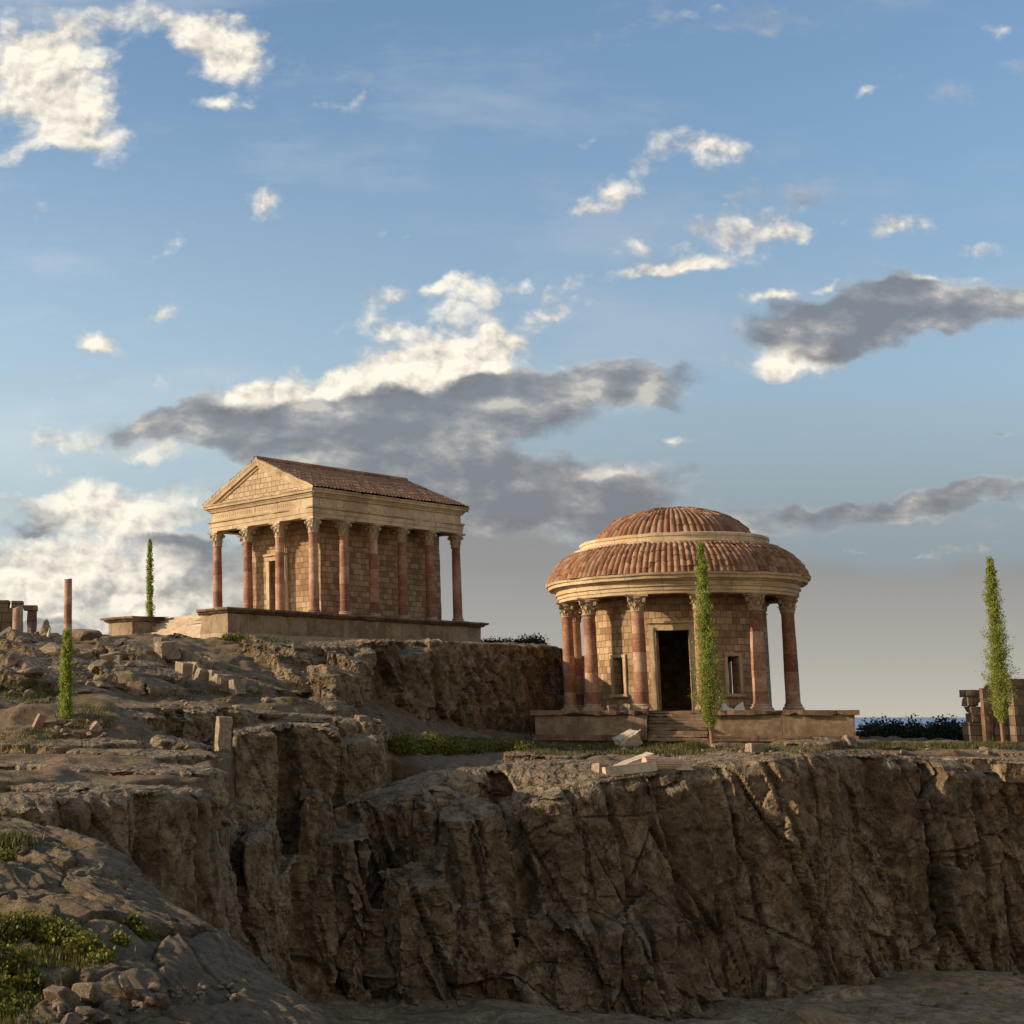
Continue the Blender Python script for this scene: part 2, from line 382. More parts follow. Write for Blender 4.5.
def mat_blocks(name, c1, c2, mortar, bw=.5, bh=.36, rand=.5, mort=.018):
    m, g, b = newmat(name); uv = uvc(g); p = objc(g)
    w = g.vmath('SCALE', g.vmath('SUBTRACT', g.noise(uv, 3.0, 4, .6, out=1), (.5, .5, .5)), .035)
    uvw = g.vmath('ADD', uv, w)
    t = g.n.new('ShaderNodeTexBrick'); g.lk(uvw, t.inputs[0]); t.offset = .5; t.squash = .72; t.squash_frequency = 3
    t.inputs['Color1'].default_value = (0, 0, 0, 1); t.inputs['Color2'].default_value = (1, 1, 1, 1); t.inputs['Mortar'].default_value = (.5, .5, .5, 1)
    for k, v in (('Scale', 1.0), ('Mortar Size', mort), ('Mortar Smooth', .35), ('Bias', 0), ('Brick Width', bw), ('Row Height', bh)): t.inputs[k].default_value = v
    r = t.outputs[0]; fac = t.outputs[1]
    n1 = g.noise(p, .7, 5, .6); n2 = g.noise(p, 9, 6, .7)
    c = g.mix(g.math('MULTIPLY_ADD', g.math('SUBTRACT', n2, .5), .5, r, clamp=True), c1, c2)
    c = g.mix(g.smooth(n1, .42, .66, 0, .45), c, (c1[0]*.62, c1[1]*.55, c1[2]*.5))
    c = g.mix(g.smooth(n2, .56, .7, 0, .4), c, (c1[0]*.5, c1[1]*.45, c1[2]*.4))
    c = g.mix(fac, c, mortar)
    g.lk(c, b.inputs['Base Color']); b.inputs['Roughness'].default_value = .9; b.inputs['Specular IOR Level'].default_value = .2
    h = g.math('SUBTRACT', g.math('MULTIPLY', n2, .35), g.math('MULTIPLY', fac, .8))
    h = g.math('MULTIPLY_ADD', g.sep(r)[0], .25, h)
    g.lk(g.bump(h, .9, .05), b.inputs['Normal'])
    return m
def mat_stone(name, base, dark, stain, s=1.0, joint=0, uvj=False):
    m, g, b = newmat(name); p = objc(g)
    n1 = g.noise(p, .9*s, 6, .62); n2 = g.noise(p, 6*s, 8, .7); n3 = g.noise(g.mapping(p, scale=(1, 1, .25)), 3*s, 5, .6)
    c = g.mix(g.smooth(g.math('MULTIPLY_ADD', g.math('SUBTRACT', n2, .5), .7, n1), .35, .65), dark, base)
    c = g.mix(g.smooth(n3, .52, .68, 0, .55), c, stain)
    c = g.mix(g.smooth(n2, .60, .70, 0, .5), c, (dark[0]*.55, dark[1]*.5, dark[2]*.45))
    h = g.math('MULTIPLY_ADD', n2, .6, n1)
    if joint:
        uv = uvc(g); t = g.n.new('ShaderNodeTexBrick'); g.lk(uv, t.inputs[0]); t.offset = 0 if uvj else .5
        for k, v in (('Scale', 1.0), ('Mortar Size', .012), ('Mortar Smooth', .3), ('Brick Width', joint), ('Row Height', 50. if uvj else joint*.5)): t.inputs[k].default_value = v
        t.inputs['Color1'].default_value = (.82, .82, .82, 1); t.inputs['Color2'].default_value = (1.1, 1.1, 1.1, 1); t.inputs['Mortar'].default_value = (.35, .35, .35, 1)
        c = g.mix(1.0, c, t.outputs[0], 'MULTIPLY'); h = g.math('SUBTRACT', h, t.outputs[1])
    g.lk(c, b.inputs['Base Color']); b.inputs['Roughness'].default_value = .85; b.inputs['Specular IOR Level'].default_value = .25
    g.lk(g.bump(h, .7, .04), b.inputs['Normal'])
    return m
def mat_shaft(name, red, pink, pale):
    m, g, b = newmat(name); p = objc(g); oi = g.n.new('ShaderNodeObjectInfo')
    sh = g.vmath('ADD', p, g.comb(g.math('MULTIPLY', oi.outputs['Random'], 37), 0, g.math('MULTIPLY', oi.outputs['Random'], 11)))
    z = g.sep(p)[2]
    seg = g.n.new('ShaderNodeTexWhiteNoise'); seg.noise_dimensions = '1D'
    g.lk(g.math('ADD', g.math('FLOOR', g.math('DIVIDE', z, .82)), g.math('MULTIPLY', oi.outputs['Random'], 50)), seg.inputs['W'])
    n1 = g.noise(sh, 1.4, 6, .6); n2 = g.noise(sh, 9, 7, .7)
    f = g.math('MULTIPLY_ADD', g.math('SUBTRACT', n2, .5), .9, g.math('MULTIPLY_ADD', g.math('SUBTRACT', seg.outputs[0], .5), .45, n1))
    c = g.ramp(f, [(.2, (red[0]*.6, red[1]*.5, red[2]*.5)), (.45, red), (.68, pink), (.95, pale)])
    c = g.mix(g.smooth(n2, .6, .7, 0, .5), c, pale)
    j = g.math('ABSOLUTE', g.math('SUBTRACT', g.math('FRACT', g.math('DIVIDE', z, .82)), .5))
    jl = g.smooth(j, .475, .492); c = g.mix(g.math('MULTIPLY', jl, .6), c, (pale[0]*.9, pale[1]*.85, pale[2]*.8))
    g.lk(c, b.inputs['Base Color']); b.inputs['Roughness'].default_value = .75; b.inputs['Specular IOR Level'].default_value = .3
    g.lk(g.bump(g.math('SUBTRACT', n2, g.math('MULTIPLY', jl, .8)), .6, .03), b.inputs['Normal'])
    return m
def mat_tile(name, cols, rows_scale=1.0):
    m, g, b = newmat(name); uv = uvc(g); p = objc(g); s = g.sep(uv)
    cell = g.comb(g.math('FLOOR', s[0]), g.math('FLOOR', s[1]), 0)
    wn = g.n.new('ShaderNodeTexWhiteNoise'); wn.noise_dimensions = '2D'; g.lk(cell, wn.inputs[0])
    n1 = g.noise(p, .6, 5, .6); n2 = g.noise(p, 7, 6, .7)
    f = g.math('MULTIPLY_ADD', g.math('SUBTRACT', n2, .5), .6, wn.outputs[0])
    c = g.ramp(f, [(i/(len(cols)-1), k) for i, k in enumerate(cols)])
    c = g.mix(g.smooth(n1, .5, .7, 0, .3), c, (.12, .07, .045))
    c = g.mix(g.smooth(n2, .6, .72, 0, .45), c, (.42, .30, .2))
    g.lk(c, b.inputs['Base Color']); b.inputs['Roughness'].default_value = .88; b.inputs['Specular IOR Level'].default_value = .2
    g.lk(g.bump(n2, .5, .03), b.inputs['Normal'])
    return m
def mat_flat(name, col, rough=.9, var=.3, s=3.0):
    m, g, b = newmat(name); n = g.noise(pos(g), s, 6, .65)
    g.lk(g.mix(n, [c*(1-var) for c in col], [c*(1+var) for c in col]), b.inputs['Base Color'])
    b.inputs['Roughness'].default_value = rough; b.inputs['Specular IOR Level'].default_value = .2
    g.lk(g.bump(n, .4, .05), b.inputs['Normal']); return m
def mat_leaf(name, a, b_, trans=.35, s=.6):
    m, g, b = newmat(name); n = g.noise(pos(g), s, 4, .6)
    wn = g.n.new('ShaderNodeNewGeometry').outputs['Random Per Island']
    f = g.math('MULTIPLY_ADD', g.math('SUBTRACT', n, .5), .9, wn, clamp=True)
    c = g.mix(f, a, b_)
    g.lk(c, b.inputs['Base Color']); b.inputs['Roughness'].default_value = .6; b.inputs['Specular IOR Level'].default_value = .25
    tr = g.n.new('ShaderNodeBsdfTranslucent'); g.lk(c, tr.inputs[0]); mx = g.n.new('ShaderNodeMixShader'); mx.inputs[0].default_value = trans
    out = g.n['Material Output']; g.l.new(b.outputs[0], mx.inputs[1]); g.l.new(tr.outputs[0], mx.inputs[2]); g.l.new(mx.outputs[0], out.inputs[0])
    return m
M = dict(
    cliff=mat_rock('cliff_rock', (.062, .040, .022), (.155, .106, .060), (.38, .285, .175), 1.0, .25, .25),
    ledge=mat_rock('ledge_rock', (.070, .047, .026), (.185, .130, .074), (.41, .31, .195), 1.3, .6, .35),
    slab=mat_rock('slab_rock', (.11, .076, .040), (.235, .168, .092), (.47, .35, .21), 2.2, 2.6, .3, cells=.3, bstr=1.0),
    boulder=mat_rock('boulder_rock', (.10, .065, .036), (.23, .163, .10), (.42, .325, .215), 2.0, .4, .15, .45),
    earth=mat_rock('packed_earth', (.082, .049, .024), (.155, .098, .050), (.27, .185, .105), 1.6, .5, .55, .25),
    lower=mat_rock('lower_earth', (.13, .080, .038), (.28, .18, .088), (.55, .41, .24), 1.4, .9, .5, .3),
    block=mat_blocks('wall_blocks', (.25, .15, .08), (.48, .335, .20), (.15, .09, .05), .38, .29, mort=.012),
    blockdark=mat_blocks('ruin_blocks', (.13, .09, .055), (.24, .175, .11), (.09, .065, .045), .55, .4),
    tymp=mat_blocks('tympanum_blocks', (.40, .29, .18), (.55, .43, .29), (.22, .16, .10), .42, .27),
    lime=mat_stone('pale_limestone', (.58, .45, .295), (.42, .305, .19), (.50, .33, .15), 1.0, 1.7, True),
    lime_o=mat_stone('ochre_limestone', (.60, .46, .30), (.44, .32, .195), (.58, .34, .12), .8, 1.5, True),
    podium=mat_stone('podium_stone', (.34, .25, .16), (.19, .13, .078), (.42, .30, .19), .8, 2.6),
    podiumtop=mat_stone('podium_coping_stone', (.22, .135, .085), (.12, .072, .045), (.34, .235, .15), 1.0, 1.5, True),
    podiumpale=mat_stone('pale_podium_stone', (.50, .40, .29), (.36, .28, .19), (.30, .21, .14), .8, 2.6),
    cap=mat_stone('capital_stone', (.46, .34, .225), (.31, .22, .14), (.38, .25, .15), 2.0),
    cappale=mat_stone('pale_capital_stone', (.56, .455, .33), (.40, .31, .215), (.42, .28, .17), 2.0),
    shaft=mat_shaft('red_shaft_stone', (.26, .12, .072), (.37, .205, .13), (.52, .37, .25)),
    tile=mat_tile('terracotta_tile', [(.17, .083, .046), (.24, .118, .064), (.285, .148, .082), (.35, .21, .125)]),
    tiledark=mat_tile('brown_roof_tile', [(.24, .115, .062), (.30, .152, .082), (.35, .19, .105), (.41, .25, .15)]),
    white=mat_stone('white_marble', (.72, .66, .55), (.55, .48, .38), (.50, .40, .28), 1.5),
    steps=mat_stone('worn_step_stone', (.52, .41, .30), (.38, .29, .21), (.45, .34, .25), 1.2),
    dsteps=mat_stone('brown_step_stone', (.27, .18, .11), (.18, .115, .07), (.34, .235, .15), 1.2),
    dark=mat_flat('dark_interior', (.03, .024, .018)),
    trunk=mat_flat('reddish_bark', (.22, .12, .07)), 
    cypress=mat_leaf('cypress_leaf', (.15, .21, .032), (.44, .48, .10), .45),
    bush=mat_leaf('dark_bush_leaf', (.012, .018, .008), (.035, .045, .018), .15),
    weed=mat_leaf('yellow_green_leaf', (.06, .072, .010), (.25, .23, .035)),
    grass=mat_leaf('grass_blade', (.06, .062, .015), (.15, .135, .04)),
    pebble=mat_rock('pebble_stone', (.07, .047, .03), (.15, .105, .068), (.32, .245, .17), 3.0, .3, 0, .3),
    redstone=mat_shaft('broken_red_stone', (.24, .12, .075), (.33, .19, .13), (.42, .3, .22)),
)
# ------------------------------------------------------------------ columns
def rock_noise(V, amp, f=2.5, s=0):
    return V+np.stack([fbm(V, f, 3, s+k*7) for k in range(3)], 1)*amp
def column(parent, x, y, z0, H, r, seed=0, capm='cap', leafy=True, hcf=2.5):
    "shaft is the part; base and capital are its sub-parts"
    hb, hc = r*.95, r*hcf; zb, zt = hb, H-hc
    HH = H; prof = []; n = 34
    for i in range(n+1):
        t = i/n; z = zb+(zt-zb)*t; rr = r*(1-.13*t**1.6)
        if i == 0: rr *= 1.08
        if i == n: rr *= 1.06
        prof.append((rr, z))
    mb = MB().lathe(prof, 28); V = mb.arr()
    V[:, :2] *= (1+.05*fbm(V+seed*5.3, 1.6, 3, seed)+.03*np.minimum(0, vn(V+seed, 5, seed)))[:, None]
    sh = obj('column', V, mb.f, M['shaft'], parent, smooth=True, loc=(x, y, z0))
    b = MB().box((-r*1.42, -r*1.42, 0), (r*1.42, r*1.42, hb*.32), .12, .02, .01, seed)
    b.lathe([(r*1.38, hb*.32), (r*1.42, hb*.42), (r*1.38, hb*.55), (r*1.2, hb*.6), (r*1.16, hb*.7), (r*1.25, hb*.8), (r*1.24, hb*.9), (r*1.08, hb), (0, hb)], 28)
    b.build('base', M['cap' if capm == 'cap' else 'lime'], sh, smooth=True, autos=35)
    c = MB(); rt = r*.87
    # bell, astragal
    c.lathe([(0, zt-.01), (rt*1.15, zt), (rt*1.2, zt+.03), (rt*1.1, zt+.06), (rt*1.02, zt+.08), (rt*1.03, zt+hc*.45), (rt*1.25, zt+hc*.75), (rt*1.5, zt+hc*.86), (0, zt+hc*.86)], 24)
    # two rows of leaves curling outwards
    if leafy:
        for row, (lo, hi, off) in enumerate(((.06, .42, 0), (.12, .66, math.pi/8))):
            for k in range(8):
                a = k*math.pi/4+off; w = rt*.36; G = []
                for i, t in enumerate((0, .35, .7, .9, 1.0)):
                    zz = zt+hc*(lo+(hi-lo)*(t if t < .95 else .9)); rr = rt*(1.08+.10*t+(.42*max(0, t-.55)**1.1*2)); ww = w*(1-.45*t**3)
                    G.append([(rr*math.cos(a)-sx*ww*math.sin(a), rr*math.sin(a)+sx*ww*math.cos(a), zz+(-.02 if abs(sx) > .9 else .015)) for sx in (-1, -.5, 0, .5, 1)])
                c.grid(G)
    # corner volutes
    for k in range(4):
        a = math.pi/4+k*math.pi/2; cx, cy = math.cos(a), math.sin(a); rv = r*.40
        cz = zt+hc*.70; R0 = r*1.38
        pts = []; rad = []
        for i in range(26):
            t = i/25; an = math.pi*.5+t*math.pi*3.0; rr = rv*(1-.72*t)
            pts.append((cx*(R0+math.cos(an)*rr), cy*(R0+math.cos(an)*rr), cz+math.sin(an)*rr)); rad.append(rv*.34*(1-.3*t))
        c.tube(pts, rad, 6)
        c.tube([(cx*rt*.9, cy*rt*.9, cz+rv*.2), (cx*(rt+R0)*.5, cy*(rt+R0)*.5, cz+rv*.9), (cx*R0, cy*R0, cz+rv)], [rv*.3, rv*.36, rv*.34], 6)
        c.tube([(cx*R0-cy*rv*.5, cy*R0+cx*rv*.5, cz), (cx*R0+cy*rv*.5, cy*R0-cx*rv*.5, cz)], rv*.5, 8)
    # egg-and-dart echinus and concave abacus
    c.lathe([(rt*1.3, zt+hc*.7), (rt*1.55, zt+hc*.78), (rt*1.5, zt+hc*.88)], 24)
    A = []; q = r*1.62
    for k in range(4):
        for t in np.linspace(-1, 1, 7)[:-1]:
            d = q*(1-.20*(1-t*t)); px, py = d, t*q*.93
            an = k*math.pi/2; A.append((px*math.cos(an)-py*math.sin(an), px*math.sin(an)+py*math.cos(an)))
    c.prism(A, zt+hc*.87, zt+hc)
    V = rock_noise(c.arr(), .02*r/.25, 5, seed)
    obj('capital', V, c.f, M[capm], sh, smooth=True, autos=40)
    return sh
def ring_sweep(x0, x1, y0, y1, prof, res=.25, amp=.012, chip=0, seed=0):
    "moulding swept round a rectangle with mitred corners; prof = (outward offset, z)"
    mb = MB(); P = []
    c = [(x0, y0, -1, -1), (x1, y0, 1, -1), (x1, y1, 1, 1), (x0, y1, -1, 1)]
    for k in range(4):
        a, b = c[k], c[(k+1) % 4]; L = math.hypot(b[0]-a[0], b[1]-a[1]); n = max(1, int(L/res))
        for i in range(n):
            t = i/n; sx = a[2]+(b[2]-a[2])*t; sy = a[3]+(b[3]-a[3])*t
            if i: # outward only along the side normal, except at the corner
                if a[2] != b[2]: sy = a[3]
                if a[3] != b[3]: sx = a[2]
            P.append((a[0]+(b[0]-a[0])*t, a[1]+(b[1]-a[1])*t, sx, sy, i/n, k))
    G = []
    for (x, y, sx, sy, t, k) in P:
        row = []
        for (o, z) in prof:
            px, py = x+sx*o, y+sy*o
            if 0 < t: # slide along so the mitre stays straight
                a, b = c[k], c[(k+1) % 4]
                px = (a[0]+a[2]*o)+((b[0]+b[2]*o)-(a[0]+a[2]*o))*t; py = (a[1]+a[3]*o)+((b[1]+b[3]*o)-(a[1]+a[3]*o))*t
            row.append((px, py, z))
        G.append(row)
    mb.grid(np.array(G), cu=True)
    V = mb.arr(); cx, cy = (x0+x1)/2, (y0+y1)/2
    V = rock_noise(V, amp, 2.2, seed)
    if chip:
        om = np.array([p[0] for p in prof]); ol = np.tile((om > om.max()-.03), len(P))
        nn = np.clip(fbm(V+seed, 1.3, 3, seed+9)-.12, 0, 1)*chip*ol
        d = np.stack([cx-V[:, 0], cy-V[:, 1]], 1); d /= np.linalg.norm(d, axis=1)[:, None]
        V[:, :2] += d*nn[:, None]*1.0; 
    return V, mb.f
# ------------------------------------------------------------------ rectangular temple (local x = along its length, y = across, z from its podium floor)
def rect_temple():
    Nn = at(227.5, 607, 65); zp = Nn.z; ang = math.atan2(.613, .79); GZ = -1.45
    T = empty('temple', (Nn.x, Nn.y, zp+GZ), ang, label='gabled rectangular temple with red columns on the upper rock terrace', cat='temple')
    z0 = -GZ; W, L = 9.45, 18.0; mg = 1.1; F0 = 6.56
    # podium body (behind the stair), two cheek blocks, stair
    b = MB(); b.box((2.3, .12, 0), (L-.12, W-.12, z0-.24), .5, .05, .02, 1)
    b.box((.12, .12, 0), (2.296, 2.1, z0-.24), .35, .05, .02, 2)
    b.box((.12, W-2.1, 0), (2.296, W-.12, z0-.24), .35, .05, .02, 3)
    po = b.build('podium', M['podium'], T, uvmode='box')
    b = MB(); b.box((.02, .02, 0), (L-.02, .10, .30), .4, .03, .01, 4); b.box((.02, .125, 0), (.10, 2.0, .30), .4, .03, .01, 5)
    b.build('plinth', M['podiumpale'], T, uvmode='box')
    b = MB(); b.box((.3, .3, -1.6), (L-.3, W-.3, -.002), .6, .1, .04, 7); b.box((.1, .1, -1.6), (L-.1, .29, -.003), .5, .08, .03, 9); b.build('foundation', M['podium'], T, uvmode='box')
    V, Fc = ring_sweep(0, L, 0, W, [(-.2, z0-.26), (-.06, z0-.25), (.02, z0-.20), (.04, z0-.14), (.17, z0-.12), (.19, z0-.06), (.17, z0-.005), (-2.0, z0-.004)], .3, .03, .35, 6)
    # coping only where the podium is; the stair opening is cut out of the front run
    Vn = np.array(V); keep = []
    for f in Fc:
        c = Vn[list(f)].mean(0)
        if c[0] < 2.4 and 2.15 < c[1] < W-2.15: continue
        keep.append(f)
    obj('coping', V, keep, M['podiumtop'], T, uvmode='box')
    for (ya, yb, s) in ((.3, 2.22, 31), (W-2.22, W-.3, 32)): MB().box((.05, ya, z0-.235), (2.45, yb, z0+.003), .25, .06, .02, s).build('cheek_coping', M['podiumtop'], T, uvmode='box')
    b = MB(); b.box((2.31, 2.12, z0-.24), (F0+.4, W-2.12, z0-.006), .5, .0, .015, 8)
    b.box((2.0, .2, z0-.24), (L-.5, 2.11, z0-.012)); b.box((2.0, W-2.11, z0-.24), (L-.5, W-.2, z0-.012)); b.box((F0+.41, 2.12, z0-.24), (L-.5, W-2.12, z0-.009))
    b.build('floor', M['steps'], T, uvmode='box')
    b = MB(); ns = 9
    for i in range(ns):
        b.box((.12+i*.245, 2.12, 0), (2.305, W-2.12, (i+1)*(z0-.01)/ns), .35, .04, .02, 10+i) if i == 0 else b.box((.12+i*.245, 2.12, i*(z0-.01)/ns+.002), (2.305, W-2.12, (i+1)*(z0-.01)/ns), .35, .04, .02, 10+i)
    b.build('stair', M['steps'], T, uvmode='box')
    # peristyle
    HC = 4.80; r = .25; xs = [F0+i*(10.65/5) for i in range(6)]; ys = [mg+i*((W-2*mg)/3) for i in range(4)]
    P = [(xs[0], y) for y in ys]+[(x, ys[0]) for x in xs[1:]]+[(x, ys[3]) for x in xs[1:]]+[(xs[5], ys[1]), (xs[5], ys[2])]
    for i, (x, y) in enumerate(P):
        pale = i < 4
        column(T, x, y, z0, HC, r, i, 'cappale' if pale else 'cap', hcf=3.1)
    ze = z0+HC+.002
    ex0, ex1, ey0, ey1 = xs[0]-.27, xs[5]+.27, ys[0]-.27, ys[3]+.27
    # architrave, frieze, cornice
    V, Fc = ring_sweep(ex0, ex1, ey0, ey1, [(-.54, ze), (0, ze), (0, ze+.20), (.035, ze+.21), (.04, ze+.42), (.13, ze+.46), (.15, ze+.54), (-.3, ze+.55)], .2, .02, .3, 20)
    obj('architrave', V, Fc, M['lime'], T, uvmode='box', smooth=True, autos=30)
    V, Fc = ring_sweep(ex0, ex1, ey0, ey1, [(-.3, ze+.552), (-.05, ze+.553), (-.05, ze+1.0), (-.3, ze+1.0)], .3, .012, 0, 21)
    obj('frieze', V, Fc, M['lime'], T, uvmode='box', smooth=True, autos=30)
    zc = ze+1.002
    V, Fc = ring_sweep(ex0, ex1, ey0, ey1, [(-.3, zc), (.03, zc), (.08, zc+.10), (.12, zc+.12), (.14, zc+.18), (.24, zc+.20), (.25, zc+.30), (.29, zc+.33), (.32, zc+.40), (-.3, zc+.41)], .22, .02, .55, 22)
    obj('cornice', V, Fc, M['lime'], T, uvmode='box', smooth=True, autos=30)
    # worn inscription: faint strokes cut shallow in the frieze of the front, unreadable in the photograph too
    b = MB(); rr = random.Random(5); y = ey0+1.3
    while y < ey1-.35:
        h = .16; k = rr.choice((0, 1, 2, 3)); x = ex0+.0375; zc0 = ze+.70
        b.box((x, y, zc0), (x+.03, y+.022, zc0+h))
        if k in (1, 2): b.box((x, y+.023, zc0+h-.022), (x+.03, y+.085, zc0+h))
        if k in (0, 2): b.box((x, y+.023, zc0), (x+.03, y+.085, zc0+.022))
        if k == 3: b.box((x, y+.023, zc0+h*.45), (x+.03, y+.075, zc0+h*.45+.022)); 
        y += rr.uniform(.13, .19)
    b.build('inscription', M['lime'], T, uvmode='box')
    # gables: tympanum wall and raking cornice, at both ends
    zb = zc+.41; ym = (ey0+ey1)/2; hw = (ey1-ey0)/2+.30; rise = 1.95; sl = rise/hw
    for end, (xa, xb, xo) in enumerate(((ex0+.03, ex0+.33, ex0-.28), (ex1-.33, ex1-.03, ex1+.28))):
        b = MB(); q = .42
        b.add([(xa, ym-hw+q, zb+.0), (xa, ym+hw-q, zb), (xa, ym, zb+(hw-q)*sl), (xb, ym-hw+q, zb), (xb, ym+hw-q, zb), (xb, ym, zb+(hw-q)*sl)],
              [(0, 2, 1), (3, 4, 5), (0, 3, 5, 2), (1, 2, 5, 4), (0, 1, 4, 3)])
        b.build('tympanum', M['tymp'], T, uvmode='box')
        b = MB(); n = 24
        for sgn in (-1, 1):
            prof = [(0, -.60), (-.02, -.48), (-.10, -.44), (-.12, -.32), (-.22, -.30), (-.24, -.14), (-.27, -.10), (-.30, -.02), (-.30, .06), (.0, .06)]
            G = []
            for i in range(n+1):
                t = i/n; y = ym+sgn*hw*(1-t); z = zb+.02+rise*t
                row = []
                for (o, dz) in prof:
                    ox = (xa+.02)+o if end == 0 else (xb-.02)-o
                    row.append((ox, y, max(z+dz*(1.0), zb-.38 if o < -.15 else zb-.01)))
                G.append(row)
            b.grid(np.array(G), flip=(sgn > 0) ^ (end == 1))
        V = b.arr(); V = V+np.stack([fbm(V, 1.8, 3, 31+k) for k in range(3)], 1)*.035
        # broken edge
        m = np.clip(fbm(V, 1.1, 3, 77)-.05, 0, 1); V[:, 0] += (.30 if end == 0 else -.30)*m*(np.abs(V[:, 0]-xo) < .12)
        obj('raking_cornice', V, b.f, M['lime_o'], T, uvmode='box', smooth=True, autos=35)
    # roof slopes with barrel tiles
    lx0, lx1 = ex0-.26, ex1+.16; nt = int((lx1-lx0)/.26); rows = 15
    for sgn in (-1, 1):
        nx = nt*6; X = np.linspace(lx0, lx1, nx+1); G = []; U = []
        for j in range(rows):
            for e in (0.0, .93):
                t = (j+e)/rows; yy = ym+sgn*(hw+.08)*(1-t); zz = zb-.015+rise*t*1.0
                wob = .012*np.sin(X*3.1+j*1.7)
                rip = .055*np.abs(np.cos(math.pi*(X-lx0)/.26))**.8
                lift = .045*(1-e/0.93)
                zrow = zz+rip+lift+wob+.03*np.array([mnoise(x*1.3, j*.9) for x in X])
                G.append(np.stack([X, np.full_like(X, yy), zrow], 1)); U.append(np.stack([(X-lx0)/.26, np.full_like(X, j+.5)], 1))
        G = np.array(G); b = MB().grid(G, flip=(sgn < 0))
        obj('tiled_roof', b.arr(), b.f, M['tiledark'], T, uv=np.array(U).reshape(-1, 2), smooth=True, autos=50)
    b = MB(); i = 0; x = lx0+.02
    while x < lx1-.3:
        b.tube([(x, ym, zb+rise+.06), (x+.40, ym, zb+rise+.10)], [.13, .12], 10); x += .38
    b.build('ridge_tiles', M['tiledark'], T, uvmode='box', smooth=True)
    # underside of the roof and ceiling
    b = MB(); b.box((ex0+.56, ey0+.56, ze+.30), (ex1-.56, ey1-.56, ze+.42)); b.build('ceiling', M['podium'], T, uvmode='box')
    # cella with a framed doorway
    cx0, cx1, cy0, cy1 = F0+1.7, xs[5]+.15, mg+1.25, W-mg-.85; zt = ze+.29; th = .4
    dy0, dy1, dh = W/2+.2, W/2+1.35, 3.15
    b = MB()
    b.box((cx0, cy0, z0), (cx0+th, dy0, zt), .5, .03, .02, 41); b.box((cx0, dy1, z0), (cx0+th, cy1, zt), .5, .03, .02, 42)
    b.box((cx0+.002, dy0-.002, z0+dh), (cx0+th-.002, dy1+.002, zt))
    b.box((cx0+th+.002, cy0, z0), (cx1, cy0+th, zt), .45, .03, .02, 43); b.box((cx0+th+.002, cy1-th, z0), (cx1, cy1, zt), .45, .03, .02, 44)
    b.box((cx1-th, cy0+th+.002, z0), (cx1-.01, cy1-th-.002, zt), .5, .03, .02, 45)
    b.build('cella_wall', M['block'], T, uvmode='box')
    b = MB(); x = cx0-.10
    b.box((x, dy0-.26, z0), (cx0+.12, dy0-.005, z0+dh), .25, .03, .01, 46); b.box((x, dy1+.005, z0), (cx0+.12, dy1+.26, z0+dh), .25, .03, .01, 47)
    b.box((x, dy0-.26, z0+dh+.003), (cx0+.12, dy1+.26, z0+dh+.26), .25, .03, .01, 48); b.box((x-.10, dy0-.36, z0+dh+.263), (cx0+.10, dy1+.36, z0+dh+.36), .25, .03, .01, 49)
    b.build('door_frame', M['lime'], T, uvmode='box')
    return T
def mnoise(x, y): return math.sin(x*2.1+y*3.3)*.5+math.sin(x*5.7-y*1.9)*.3
